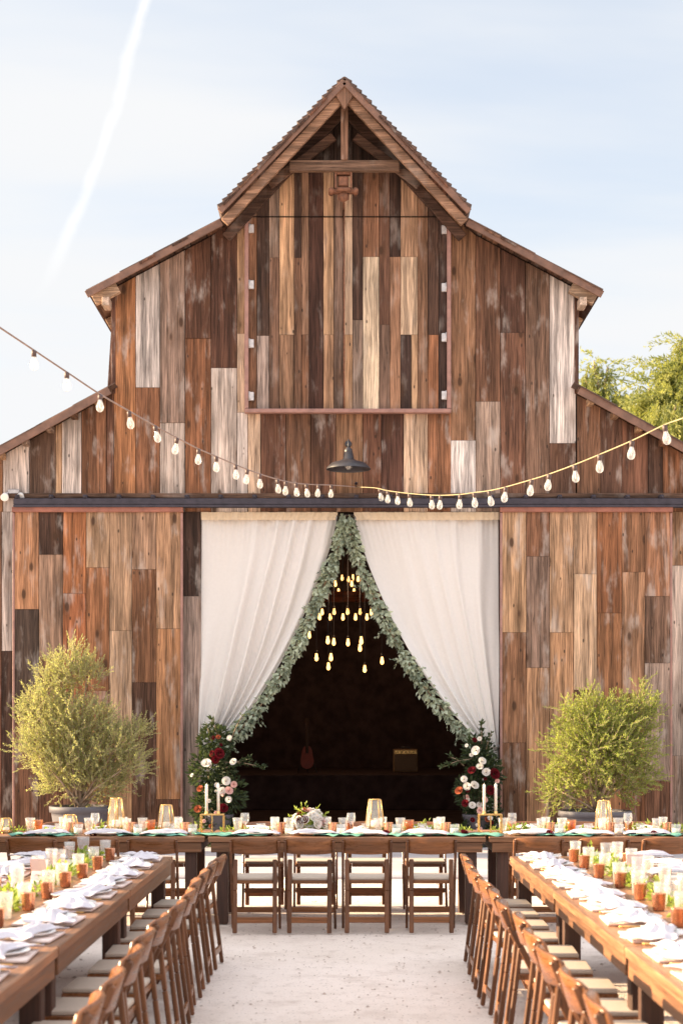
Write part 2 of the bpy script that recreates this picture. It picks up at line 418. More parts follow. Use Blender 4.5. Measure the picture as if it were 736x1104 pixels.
# ------------------------------------------------------------------ barn
CX=.04
KX,KZ=1.715,8.80; PZ=10.58; EX,EZ=3.60,7.79; WX=3.28
LX,LZ0=6.0,FZ(421); LSL=.555
def roof_z(x):
    a=abs(x-CX)
    if a<=KX: return PZ-(PZ-KZ)*a/KX
    if a<=WX+.001: return KZ-(KZ-EZ)*(a-KX)/(EX-KX)
    return LZ0-(a-WX)*LSL
barn=thing('barn','tall weathered wooden barn of reclaimed boards with a steep gable and wide curtained doorway','barn',(0,D,0))
BM=Matrix.Translation((0,-D,0))
def bpart(mb,name,mat,parent=None):
    o=mb.build(name,mat,parent or barn)
    if parent is None: o.matrix_parent_inverse=BM
    return o
PAL=dict(o=(176,112,66),O=(158,96,58),b=(132,88,63),d=(86,60,49),D=(70,49,42),p=(212,194,184),P=(196,178,168),
         t=(190,145,110),T=(204,166,138),g=(146,118,102),G=(172,150,140),r=(118,74,54))
def col(c):
    k=R.uniform(.9,1.1)
    q=PAL[c] if isinstance(c,str) else c
    l=lin(*q); gy=(l[0]*.4+l[1]*.45+l[2]*.15); sat=(max(l)-min(l))/max(l); ds=1.0-.17*min(1,max(0,(sat-.45)/.4)); l=tuple(gy+(v-gy)*ds for v in l); pk=1.16-.16*min(1,sat/.5); pk*=.84; l=(l[0]*1.03*pk,l[1]*(1.02+.06*sat)*pk,l[2]*1.03*pk); j=R.uniform(-.04,.04)
    return tuple(max(0,v*k*(1+s*j)) for v,s in zip(l,(1,0,-1)))
def plank(mb,x0,x1,yt,yb,c,y=D,th=.04,clip=True,jit=.008):
    X0=(x0-368)*y/F+.004; X1=(x1-368)*y/F-.004
    zb=H+(HY-yb)*y/F+.002
    dy=R.uniform(-jit,jit)
    if yt is None: z0=roof_z(X0+1e-4)-.06; z1=roof_z(X1-1e-4)-.06
    else: z0=z1=H+(HY-yt)*y/F-.002
    poly=[(X0,zb),(X1,zb),(X1,z1)]
    if X0<CX<X1 and yt is None: poly.append((CX,PZ-.06))
    poly.append((X0,z0))
    mb.prism(poly,y-th/2+dy,y+th/2+dy,tint=col(c),seed=R.uniform(0,9))
def column(mb,x0,x1,spec,y=D,**k):      # spec: [(colour, lower row), ...] from the top down
    top=spec[0]; yt=None
    if isinstance(top,(int,float)): yt=top; spec=spec[1:]
    for c,yb in spec:
        plank(mb,x0,x1,yt,yb,c,y,**k); yt=yb
fw=MB()
RB=552
column(fw,123,146.5,[('o',RB)]); column(fw,146.5,172.5,[('p',418),('O',RB)])
column(fw,172.5,199.5,[(150,112,92) and ((172,140,124),456),('P',RB)])
column(fw,199.5,227.5,[((112,72,54),365),('O',RB)])
column(fw,227.5,255.5,[((102,65,50),397),('p',RB)])
column(fw,255.5,267,[('t',360),('T',445),('p',RB)]); 
column(fw,267,281,[445,('T',RB)])
for x0,x1,c in ((281,308,'r'),(308,335,'b'),(335,362,(118,76,56)),(362,391,(152,108,78)),(391,411,'r'),(411,435,(98,60,46)),(435,461,'T'),(461,486,'O')):
    column(fw,x0,x1,[445,(c,RB)])
column(fw,483,512.5,[((150,104,74),475),('p',RB)]); column(fw,512.5,539,[((126,84,62),433),((168,140,124),RB)])
column(fw,539,566,[((96,62,48),359),((126,80,58),RB)]); column(fw,566,592,[((134,100,82),RB)])
column(fw,592,620.5,[('p',478),((116,78,60),RB)])
# lean-to faces
column(fw,115,123,[('r',RB)]); column(fw,88,115,[((148,92,58),RB)]); column(fw,67,88,[('p',RB)]); column(fw,60,67,[('t',RB)])
column(fw,32,60,[((108,80,66),RB)]); column(fw,3.5,32,[('P',RB)])
x=3.5
while x>-84:
    w=R.uniform(22,30); column(fw,max(x-w,-87),x,[(R.choice('obdgrt'),RB)]); x-=w
column(fw,621.5,647,[((132,90,66),RB)]); column(fw,647,670,[((110,74,58),RB)]); column(fw,670,698,[((122,78,58),RB)])
column(fw,698,714,[('d',RB)]); column(fw,714,741,[((146,90,56),RB)])
x=741
while x<824:
    w=R.uniform(22,30); column(fw,x,min(x+w,830),[(R.choice('obdgrt'),RB)]); x+=w
# below the track, outside the sliding doors
GB=913
column(fw,197,217,[RB,((76,54,45),643),('G',GB)])
column(fw,2,16,[RB,('P',702),('d',GB)]); x=2
while x>-84:
    w=R.uniform(22,28); a=R.uniform(610,800); column(fw,max(x-w,-87),x,[RB,(R.choice('dbrg'),a),(R.choice('obdr'),GB)]); x-=w
column(fw,722,744,[RB,((170,128,98),610),('P',815),('g',GB)]); x=744
while x<824:
    w=R.uniform(22,28); a=R.uniform(610,800); column(fw,x,min(x+w,830),[RB,(R.choice('dbrg'),a),(R.choice('obdr'),GB)]); x+=w
for x0 in range(16,197,26): column(fw,x0,min(x0+26,197),[RB,('b',GB)])
for x0 in range(541,722,26): column(fw,x0,min(x0+26,722),[RB,('b',GB)])
bpart(fw,'front_wall',M_plank)
# boarding behind, so that gaps stay dark
XL,XR=FX(217),FX(541); ZT=FZ(555)
bk=MB()
y0,y1=D+.045,D+.075
bk.prism([(CX-LX,0),(XL,0),(XL,ZT),(CX-LX,ZT)],y0,y1); bk.prism([(XR,0),(CX+LX,0),(CX+LX,ZT),(XR,ZT)],y0,y1)
q=.08
bk.prism([(CX-WX,ZT),(CX+WX,ZT),(CX+WX,roof_z(CX+WX)-q),(CX+KX,KZ-q),(CX,PZ-q),(CX-KX,KZ-q),(CX-WX,roof_z(CX-WX)-q)],y0,y1)
for s in (-1,1):
    bk.prism([(CX+s*LX,ZT),(CX+s*WX,ZT),(CX+s*WX,LZ0-q),(CX+s*LX,LZ0-(LX-WX)*LSL-q)],y0,y1)
bpart(bk,'sheathing',M_back)
# hayloft door
hd=MB(); hy=D-.03
HT=[(267.7,277,[('b',441)]),(277,290,[('d',362),('G',441)]),(290,301,[('g',278),((128,90,70),441)]),(301,317,[('t',361),((158,112,82),441)]),
 (317,325,[('d',278),('b',441)]),(325,333,[((160,116,90),361),('b',441)]),(333,348.5,[((88,55,44),441)]),(348.5,359.7,[('t',361),((176,132,102),441)]),
 (359.7,370,[((134,102,86),441)]),(370.8,380,[('T',361),('t',441)]),(380,391,[('d',345),('g',441)]),(391,408.6,[('b',277),((222,198,174),441)]),
 (408.6,420,[((112,76,60),350),((128,96,80),441)]),(420,431.7,[('D',277),((166,116,86),441)]),(431.7,450,[((200,150,116),277),((206,168,138),361)]),
 (431.7,443,[361,('D',441)]),(443,450,[361,('t',441)]),(450,461,[((152,106,78),441)]),(461,472.5,[('d',361),('O',441)]),(472.5,481.6,[('D',441)])]
hob=thing('hayloft_door',None,None) if False else None
for x0,x1,sp in HT:
    if not isinstance(sp[0],(int,float)) and 308<(x0+x1)/2<432: sp=[((62,44,37),176)]+sp  # upper boards tinted dark: the hood's shade put into their colour
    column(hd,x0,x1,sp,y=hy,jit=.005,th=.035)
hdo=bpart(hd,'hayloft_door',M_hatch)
def onpart(mb,name,mat,parent):
    o=mb.build(name,mat,parent); o.matrix_parent_inverse=(Matrix.Translation((0,D,0))@BM).inverted() if False else Matrix.Identity(4); return o
def PX(px,y): return (px-368)*y/F
def PZt(py,y): return H+(HY-py)*y/F
yy=D-.085
for lo,hi in (((263.6,232),(267.9,445)),((481.6,232),(486,445))):
    t_=MB(); t_.bbox((PX(lo[0],yy),yy-.02,PZt(hi[1],yy)+.06),(PX(hi[0],yy),yy+.06,PZt(lo[1],yy)),.006); t_.build('door_trim',M_trim,hdo)
t_=MB(); t_.bbox((PX(263.6,yy),yy-.05,PZt(445.5,yy)),(PX(486,yy),yy+.06,PZt(441,yy)),.008); t_.build('door_sill',M_trim,hdo)
t_=MB(); t_.bbox((PX(268,yy),D-.06,PZt(233.2,yy)),(PX(481.5,yy),D-.045,PZt(232.2,yy)),.002); t_.build('seam_strip',M_back,hdo)
for sx,px in ((1,268.2),(-1,481.2)):
    for py in (246,306.5,370,427) if sx>0 else (247,309.5,363.5,426):
        h_=MB(); a=PX(px,yy); b=a+sx*.07
        h_.bbox((min(a,b),yy-.005,PZt(py+4.5,yy)),(max(a,b),yy+.045,PZt(py-4.5,yy)),.004)
        h_.tube([(a+sx*.008,yy-.008,PZt(py+5,yy)),(a+sx*.008,yy-.008,PZt(py-5,yy))],.009,8)
        h_.build('hinge',M_steel,hdo)
# sliding doors
LD=[(16,42,[552,((178,116,74),657),((88,68,58),772),((122,80,58),GB)]),(42,68,[552,('d',598),((166,126,102),709),('b',800),('r',GB)]),
 (68,93,[552,((182,108,58),640),((172,98,54),770),('b',GB)]),(93,118,[552,((190,144,108),612),((174,108,64),745),('O',GB)]),
 (118,142.5,[552,((192,146,112),680),('T',790),('t',GB)]),(142.5,168.5,[552,((180,134,104),614),((154,98,62),736),((104,70,54),GB)]),
 (168.5,195.5,[552,((194,144,108),678),((188,128,84),862),('r',GB)])]
RD=[(541,567,[552,((194,144,104),682),((164,108,72),801),('b',GB)]),(567,592,[552,((134,88,62),600),((144,116,102),720),((186,130,90),GB)]),
 (592,618,[552,((204,154,116),682),((196,142,102),850),('b',GB)]),(618,643,[552,((194,154,124),619),((208,170,140),744),('b',GB)]),
 (643,670,[552,((160,98,58),661),((174,108,62),GB)]),(670,694.6,[552,((166,110,74),617),((194,134,94),748),('O',GB)]),
 (694.6,722,[552,((160,104,70),643),((130,96,78),715),((180,150,134),842),((140,90,64),GB)])]
dy=D-.14
for nm,cols,xa,xb in (('left',LD,15,196),('right',RD,540,723)):
    m_=MB()
    for x0,x1,sp in cols: column(m_,x0,x1,sp,y=dy,jit=.004,th=.035)
    do=bpart(m_,'sliding_door',M_plank)
    do['label']='sliding door of mixed boards on the '+nm+' of the doorway'
    b_=MB(); b_.box((PX(xa,dy)+.01,dy+.022,.06),(PX(xb,dy)-.01,dy+.045,PZt(552,dy)-.01)); b_.build('door_backing',M_back,do)
    t_=MB(); t_.bbox((PX(xa,dy)-.02,dy-.05,PZt(552.5,dy)),(PX(xb,dy)+.02,dy+.05,PZt(547,dy)),.005); t_.build('door_trim',M_doortrim,do)
    for e in (xa,xb):
        t_=MB(); t_.bbox((PX(e,dy)-.015,dy-.03,.05),(PX(e,dy)+.015,dy+.05,PZt(553,dy)),.004); t_.build('door_edge',M_beam_x if False else M_trim,do)
    for f in (.18,.82):
        hx=PX(xa+(xb-xa)*f,dy); hg=MB()
        hg.bbox((hx-.16,dy-.03,PZt(547,dy)),(hx+.16,dy+.03,PZt(545.6,dy)),.004); hg.tube([(hx,dy-.03,PZt(546,dy)),(hx,dy+.03,PZt(546,dy))],.03,10); hg.build('hanger',M_steel,do)
# door track and ledger
ry=D-.16
t_=MB(); t_.bbox((PX(4,D),D-.075,PZt(537.5,D)),(CX+LX+.1,D-.021,PZt(532.5,D)),.004,tint=lin(112,84,68),seed=2); bpart(t_,'ledger_board',M_beam_x)
t_=MB(); xa,xb=PX(15,ry),CX+LX+.12; za,zb=PZt(546,ry),PZt(537.5,ry)
t_.bbox((xa,ry-.05,za+.02),(xb,ry+.05,zb),.01); t_.bbox((xa,ry-.05,za-.015),(xb,ry-.035,za+.0195),.003); t_.bbox((xa,ry+.035,za-.015),(xb,ry+.05,za+.0195),.003)
tr=bpart(t_,'door_track',M_rail)
px=19
while px<800:
    b_=MB(); xx=PX(px,ry); b_.bbox((xx-.03,ry-.045,zb+.001),(xx+.03,D-.077,zb+.05),.004); b_.tube([(xx,ry-.06,zb+.028),(xx,ry-.04,zb+.028)],.02,8)
    b_.build('bracket',M_rail,tr); px+=36.5
# corner boards
for s,px in ((-1,122.5),(1,621)):
    t_=MB(); X=FX(px); t_.bbox((X-.03,D-.035,LZ0-.05),(X+.03,D+.04,roof_z(CX+s*WX*.99)-.1),.004,tint=lin(96,66,54),seed=3); bpart(t_,'corner_board',M_plank)
# roofs
BL=14.0
def slope(mb,xa,za,xb,zb,y0,y1,n,th=.055,tint=(1,1,1)):   # courses from eave (a) up to (b)
    a=Vector((xa,0,za)); b=Vector((xb,0,zb)); d=(b-a)/n; up=Vector((-(zb-za),0,xb-xa)).normalized()
    if up.z<0: up=-up
    for i in range(n):
        p=a+d*i; q=a+d*(i+1.15)
        lift=.05 if n>6 else .02
        poly=[p+up*0,q+up*0,q+up*.012,p+up*lift]
        j=R.uniform(-.025,.025); t=R.uniform(.75,1.2)
        mb.prism([(v.x,v.z) for v in poly],y0+j,y1,tint=(t,t,t))
rf=MB()
for s in (-1,1):
    slope(rf,CX+s*(KX-.01),KZ+.01,CX,PZ,D-.82,D+BL,25)
    slope(rf,CX+s*EX,EZ,CX+s*KX,KZ,D-.36,D+BL,4)
rf.tube([(CX,D-.74,PZ+.0),(CX,D+BL,PZ+.0)],.05,8)
bpart(rf,'roof',M_roof)
dk=MB()   # board deck under the covering
for s in (-1,1):
    for (xa,za,xb,zb,yf) in ((CX+s*(KX-.05),KZ+.05,CX,PZ,D-.78),(CX+s*(EX-.05),EZ+.026,CX+s*KX,KZ,D-.31)):
        a=Vector((xa,0,za)); b=Vector((xb,0,zb)); up=Vector((-(zb-za),0,xb-xa)).normalized(); up=up if up.z>0 else -up
        nb=7 if yf<D-.5 else 8
        for i in range(nb):
            p=a.lerp(b,i/nb); q_=a.lerp(b,(i+.93)/nb); j=R.uniform(-.07,.02)
            dk.prism([(v.x,v.z) for v in (p-up*.004,q_-up*.004,q_-up*.03,p-up*.03)],yf+j,D+BL,tint=col(R.choice('dbdr')),seed=R.uniform(0,9))  # dark board tints carry the shade under the hood
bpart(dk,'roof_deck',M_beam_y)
for s in (-1,1):
    # fascia of lower slope
    a=Vector((CX+s*EX,D-.345,EZ-.05)); b=Vector((CX+s*KX,D-.345,KZ-.05))
    t_=MB(); t_.bar(a,b,.03,.10,bev=.004); bpart(t_,'fascia',M_fascia)
    a=Vector((CX+s*(KX-.01),D-.80,KZ-.042)); b=Vector((CX,D-.80,PZ-.05))
    t_=MB(); t_.bar(a,b,.035,.085,bev=.004); bpart(t_,'fascia',M_fascia)
    # barge rafter of the hood
    a=Vector((CX+s*(KX-.07),D-.70,KZ-.165)); b=Vector((CX+s*.01,D-.70,PZ-.19))
    t_=MB(); t_.bar(a,b,.07,.125,bev=.006,tint=lin(150,116,94),seed=R.uniform(0,9)); bpart(t_,'barge_board',M_beam_x)
    # inner rafter against wall
    a=Vector((CX+s*(KX-.05),D-.12,KZ-.20)); b=Vector((CX+s*.01,D-.12,PZ-.17))
    t_=MB(); t_.bar(a,b,.06,.14,bev=.006,tint=lin(84,62,52),seed=R.uniform(0,9)); bpart(t_,'rafter',M_beam_x)
    # eave rafter tails, one behind another
    for i in range(8):
        y=D+.1+i*1.1; y = D-.16 if i==0 else y
        x1_=CX+s*(WX-.1); x2_=CX+s*(EX-.08)
        z1_=EZ+(KZ-EZ)*((EX-(WX-.1))/(EX-KX))-.13; z2_=EZ+(KZ-EZ)*(.08/(EX-KX))-.13
        t_=MB(); t_.bar((x1_,y,z1_),(x2_,y,z2_),.10,.15,bev=.006,tint=col('t' if i%2 else 'T'),seed=R.uniform(0,9)); bpart(t_,'rafter_tail',M_beam_x)
    t_=MB(); t_.bbox((CX+s*(WX+.06)-.05,D-.3,roof_z(CX+s*WX)-.36),(CX+s*(WX+.06)+.05,D+.0,roof_z(CX+s*WX)-.24),.006,tint=lin(196,170,150),seed=4); bpart(t_,'plate_end',M_beam_y)
    # lean-to roof
    t_=MB(); xa=CX+s*(LX+.35); za=LZ0-(LX+.35-WX)*LSL; xb=CX+s*(WX-.0); zb=LZ0
    slope(t_,xa,za,xb,zb,D-.32,D+BL,6); bpart(t_,'lean_to_roof',M_roof)
    t_=MB(); t_.bar((xa,D-.30,za-.055),(xb,D-.30,zb-.055),.03,.11,bev=.004); bpart(t_,'fascia',M_fascia)
    t_=MB(); up=Vector((s*LSL,0,1)).normalized()
    t_.prism([(xa,za-.006),(xb,zb-.006),(xb,zb-.04),(xa,za-.04)],D-.27,D+BL,tint=col('b')); bpart(t_,'roof_deck',M_beam_y)
    for i in range(9):
        u=.06+i/9; X=xb+(xa-xb)*u; Z=zb+(za-zb)*u-.085
        t_=MB(); t_.bbox((X-.045,D-.255,Z-.045),(X+.045,D-.022,Z+.043),.005,tint=col(R.choice('btg')),seed=R.uniform(0,9)); bpart(t_,'purlin_end',M_beam_y)
# hood framing
t_=MB(); zb=PZt(178,D-.5); hw=(PZ-.30-zb)/((PZ-KZ)/KX); t_.bbox((CX-hw,D-.50,zb-.075),(CX+hw,D-.42,zb+.075),.006,tint=lin(116,90,74),seed=5.5); bpart(t_,'collar_beam',M_beam_x)
t_=MB(); t_.bbox((CX-.05,D-.52,zb+.078),(CX+.05,D-.44,PZ-.16),.006,tint=lin(130,98,80),seed=1.5); bpart(t_,'king_post',M_plank)
for s in (-1,1):
    t_=MB(); t_.bar((CX+s*1.05,D-.30,PZ-1.3),(CX+s*.15,D-.30,PZ-.62),.06,.12,bev=.005,tint=lin(96,70,56),seed=R.uniform(0,9)); bpart(t_,'hood_brace',M_beam_x)
t_=MB(); t_.prism([(CX,PZ-.02),(CX+.15,PZ-.17),(CX,PZ-.42),(CX-.15,PZ-.17)],D-.79,D-.70,tint=lin(130,98,80),seed=2.2); bpart(t_,'ridge_block',M_plank)
# hay trolley
tx,ty=PX(370,D-.4),D-.4
ht=MB(); z=PZt(187,ty)
ht.bbox((tx-.12,ty-.06,z-.22),(tx-.095,ty+.06,z+.02),.006); ht.bbox((tx+.095,ty-.06,z-.22),(tx+.12,ty+.06,z+.02),.006)
ht.bbox((tx-.094,ty-.05,z-.02),(tx+.094,ty+.05,z+.015),.006); ht.bbox((tx-.07,ty-.05,z-.19),(tx+.07,ty+.05,z-.04),.02)
trol=thing('hay_trolley','rusty iron hay trolley hanging under the collar beam of the gable hood','pulley',(tx,ty,z))
INV=Matrix.Translation((-tx,-ty,-z))
def tp(mb,nm): o=mb.build(nm,M_rust,trol); o.matrix_parent_inverse=INV; return o
tp(ht,'frame')
w_=MB(); w_.tube([(tx-.10,ty-.07,z-.24),(tx+.10,ty-.07,z-.24)],.03,10); w_.bbox((tx-.19,ty-.05,z-.275),(tx+.19,ty+.05,z-.225),.008); tp(w_,'cross_arm')
w_=MB(); w_.tube([(tx-.06,ty,z-.276),(tx-.06,ty,z-.35),(tx,ty,z-.38),(tx+.06,ty,z-.35),(tx+.06,ty,z-.276)],.022,8); w_.tube([(tx,ty-.05,z-.32),(tx,ty+.05,z-.32)],.06,12); tp(w_,'pulley_wheel')
for s in (-1,1):
    w_=MB(); w_.tube([(tx+s*.17,ty-.07,z-.25),(tx+s*.17,ty+.07,z-.25)],.04,10); tp(w_,'roller')
w_=MB(); w_.tube([(tx+.012,D-.08,z-.30),(tx+.012,D-.08,PZt(300,D-.08)),(tx+.012,D-.08,PZt(440,D-.08))],.012,6); w_.tube([(tx+.01,ty,z-.37),(tx+.012,D-.08,z-.40)],.012,6); tp(w_,'pull_rope')
# other outside walls and the inside
sw=MB()
for s in (-1,1):
    X=CX+s*LX; zt=LZ0-(LX-WX)*LSL-.05
    sw.box((min(X,X-s*.05),D+.08,0),(max(X,X-s*.05),D+BL,zt),tint=col('b'),seed=s)
    X=CX+s*WX; sw.box((min(X,X-s*.04),D+.08,LZ0-.3),(max(X,X-s*.04),D+BL,roof_z(CX+s*WX*.999)-.06),tint=col('b'),seed=2+s)
q=.07; yb=D+BL-.1
sw.prism([(CX-LX,0),(CX+LX,0),(CX+LX,LZ0-(LX-WX)*LSL-q),(CX+WX,LZ0-q),(CX+WX,roof_z(CX+WX)-q),(CX+KX,KZ-q),(CX,PZ-q),(CX-KX,KZ-q),(CX-WX,roof_z(CX-WX)-q),(CX-WX,LZ0-q),(CX-LX,LZ0-(LX-WX)*LSL-q)],yb,yb+.05,tint=col('b'),seed=5)
bpart(sw,'side_wall',M_plank)
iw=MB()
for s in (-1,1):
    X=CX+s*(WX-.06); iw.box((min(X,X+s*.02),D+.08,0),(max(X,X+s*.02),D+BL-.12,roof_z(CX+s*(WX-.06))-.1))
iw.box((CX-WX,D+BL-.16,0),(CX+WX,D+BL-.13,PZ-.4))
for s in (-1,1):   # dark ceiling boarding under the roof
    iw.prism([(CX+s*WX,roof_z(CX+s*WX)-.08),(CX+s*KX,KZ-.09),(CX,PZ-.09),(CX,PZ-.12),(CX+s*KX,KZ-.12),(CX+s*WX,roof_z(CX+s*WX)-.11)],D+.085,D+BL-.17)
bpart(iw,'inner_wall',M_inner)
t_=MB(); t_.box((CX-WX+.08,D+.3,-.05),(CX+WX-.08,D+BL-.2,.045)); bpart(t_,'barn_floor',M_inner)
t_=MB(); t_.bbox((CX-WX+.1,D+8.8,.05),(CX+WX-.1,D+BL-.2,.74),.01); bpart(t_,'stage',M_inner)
for yy_,py in ((31.0,643.5),):
    t_=MB(); z=PZt(py,yy_); t_.bbox((CX-WX+.1,yy_-.1,z-.1),(CX+WX-.1,yy_+.1,z+.1),.01,tint=lin(120,66,48),seed=yy_); bpart(t_,'tie_beam',M_beam_x)
# door jamb lining
for X,s in ((XL,-1),(XR,1)):
    t_=MB(); a=X+s*.0; t_.bbox((min(a,a+s*.06),D+.078,0),(max(a,a+s*.06),D+.26,ZT),.005,tint=lin(84,60,50),seed=s); bpart(t_,'door_jamb',M_plank)

# wall lamp over the doorway
lx,ly=PX(375.5,D-.55),D-.55; lz=PZt(506,ly)
wl=thing('barn_lamp','dark metal barn lamp with a wide shade fixed above the doorway','lamp',(lx,ly,lz))
a=MB(); a.lathe([(.305,0),(.30,.022),(.235,.085),(.12,.118),(.075,.145),(.062,.23),(.056,.232),(.066,.14),(.11,.11),(.228,.078),(.292,.015)],28,cap0=False,cap1=False); a.build('lamp_shade',M_black,wl)
a=MB(); a.lathe([(.045,.20),(.058,.235),(.055,.27),(.03,.30),(.02,.31)],14); a.build('lamp_cap',M_black,wl)
a=MB(); a.tube([(0,0,.29),(0,0,.34),(0,.03,.40),(0,.1,.43),(0,.2,.44),(0,.52,.44)],.012,10); a.build('lamp_arm',M_black,wl)
a=MB(); a.lathe([(.05,0),(.05,.012),(.03,.02)],16,M=Matrix.Translation((0,.528,.44))@Matrix.Rotation(PI/2,4,'X')); a.build('mounting_plate',M_black,wl)
a=MB(); a.lathe([(.02,.10),(.045,.06),(.05,.03),(.03,.0),(.008,-.01)],12); a.build('bulb',M_bulbglass,wl)

# twin spotlight at the far left of the track
sx_,sy_=PX(14,D-.1),D-.1; sz=PZt(531,sy_)
sp=thing('spotlight','small white twin spotlight above the left end of the door track','spotlight',(sx_,sy_,sz))
a=MB(); a.bbox((-.08,.03,-.03),(.08,.075,.05),.006); a.build('base',M_steel,sp)
for s in (-1,1):
    a=MB(); a.lathe([(.03,0),(.045,.03),(.06,.10),(.055,.10)],12,M=Matrix.Translation((s*.11,.03,-.02))@Matrix.Rotation(2.2,4,'X')); a.build('lamp_head',M_plate,sp)
    a=MB(); a.tube([(s*.06,.04,.01),(s*.11,.03,-.01)],.012,8); a.build('stem',M_steel,sp)

# ------------------------------------------------------------------ curtains, garlands, door flowers
cy=D-.0
def edge_interp(pts,py):
    if py<=pts[0][1]: return pts[0][0]
    for (xa,ya),(xb,yb) in zip(pts,pts[1:]):
        if py<=yb:
            t=(py-ya)/(yb-ya); return xa+(xb-xa)*t
    return pts[-1][0]
def smooth_pts(pts,n=40):
    # Catmull-Rom
    P=[pts[0]]+pts+[pts[-1]]; out=[]
    m=len(pts)-1
    for k in range(n+1):
        t=k/n*m; i=min(int(t),m-1); f=t-i
        p0,p1,p2,p3=P[i],P[i+1],P[i+2],P[i+3]
        out.append(tuple(.5*((2*b)+(c-a)*f+(2*a-5*b+4*c-d)*f*f+(-a+3*b-3*c+d)*f**3) for a,b,c,d in zip(p0,p1,p2,p3)))
    return out
INL=smooth_pts([(364,555),(355,592),(341,630),(322,675),(298,722),(270,765),(240,798),(231,806)])
INR=smooth_pts([(381,555),(394,600),(412,645),(434,690),(460,733),(490,772),(517,800),(524,807)])
OUTL=[(217,555),(216,700),(214,800),(213,810)]; OUTR=[(538,555),(538,700),(537,800),(537,810)]
def curtain(inner,outer,side,label):
    t=thing('curtain',label,'curtain',(PX(217 if side<0 else 538,cy),cy,0.05),0,'white curtains drawn back in the barn doorway')
    iv=Matrix.Translation(-t.location)
    m=MB(); vs=[]; fs=[]; NU,NV=150,46
    ph=R.uniform(0,6)
    for j in range(NV+1):
        py=566+(806-566)*j/NV if j else 556
        py=556+(806-556)*j/NV
        xi=edge_interp(inner,py); xo=edge_interp(outer,py)
        f=j/NV
        wid=abs(xi-xo)/150
        for i in range(NU+1):
            u=i/NU
            px=xo+(xi-xo)*(u+.012*math.sin(2*PI*6*u+ph)*math.sin(PI*u)*f)
            th=2*PI*(5.0*u+.6*math.sin(5*u+ph)+.10*math.sin(2.3*f*3+u*9))
            amp=(.034+.05*f)*(.6+.4*math.sin(4.2*u+ph*2+1.5*f))
            w=(math.sin(th)+.30*math.sin(2.0*th+1.3+ph))*amp + .007*math.sin(2*PI*27*u)*max(0,1-3.5*f)**2
            w+=.03*math.sin(7*u+4*f+ph)
            y=cy+.04-w*(.55+.45*min(1,wid+.3))-.05*f
            vs.append((PX(px,cy),y,PZt(py,cy)))
    W=NU+1
    for j in range(NV):
        for i in range(NU):
            q=(j*W+i,j*W+i+1,(j+1)*W+i+1,(j+1)*W+i); fs.append(q if side<0 else q)
    m.add(vs,fs,smooth=True); o=m.build('drape',M_curtain,t); o.matrix_parent_inverse=iv
    sol=o.modifiers.new('thickness','SOLIDIFY'); sol.thickness=.003
    # the gathered tail below the tie
    m=MB(); vs=[];fs=[]; NU2=60; NV2=14
    for j in range(NV2+1):
        f=j/NV2; z=PZt(804,cy)*(1-f)+.06*f; ca=edge_interp(outer,806)-side*9*(1+.2*f); rr=.11+.03*f
        for i in range(NU2):
            a=2*PI*i/NU2; r=rr*(1+.16*math.sin(9*a+f)+.08*math.sin(17*a))
            vs.append((PX(ca,cy)+r*math.cos(a),cy+.06+r*.7*math.sin(a),z))
    for j in range(NV2):
        for i in range(NU2): fs.append((j*NU2+i,j*NU2+(i+1)%NU2,(j+1)*NU2+(i+1)%NU2,(j+1)*NU2+i))
    m.add(vs,fs,smooth=True); o=m.build('gathered_tail',M_curtain,t); o.matrix_parent_inverse=iv
    m=MB(); m.tube([(PX(edge_interp(outer,806)-side*9,cy)+.135*math.cos(a),cy+.06+.10*math.sin(a),PZt(805,cy)) for a in [2*PI*k/20 for k in range(21)]],.02,8); o=m.build('tie_back',M_curtain,t); o.matrix_parent_inverse=iv
    # header band
    m=MB(); vs=[];fs=[]; NU3=170
    x0=edge_interp(outer,556); x1=edge_interp(inner,556)
    for j,py in enumerate((552.5,555,558.5,561)):
        for i in range(NU3+1):
            u=i/NU3; px=x0+(x1-x0)*u*(1 if j<2 else .985)
            vs.append((PX(px,cy),cy-.012-.007*math.sin(2*PI*27*u)-.012*math.sin(2*PI*9*u)-(.03 if j==1 else .026),PZt(py,cy)))
    for j in range(3):
        for i in range(NU3): fs.append((j*(NU3+1)+i,j*(NU3+1)+i+1,(j+1)*(NU3+1)+i+1,(j+1)*(NU3+1)+i))
    m.add(vs,fs,smooth=True); o=m.build('header_band',M_hem,t); o.matrix_parent_inverse=iv
    return t
curtain(INL,OUTL,-1,'white curtain drawn back to the left side of the barn doorway')
curtain(INR,OUTR,1,'white curtain drawn back to the right side of the barn doorway')
rod=MB(); rod.tube([(XL+.002,D+.06,PZt(554.5,D)),(XR-.002,D+.06,PZt(554.5,D))],.016,10)
tag(rod.build('curtain_rod',M_black),'thin dark rod carrying both white curtains across the doorway top','curtain rod')

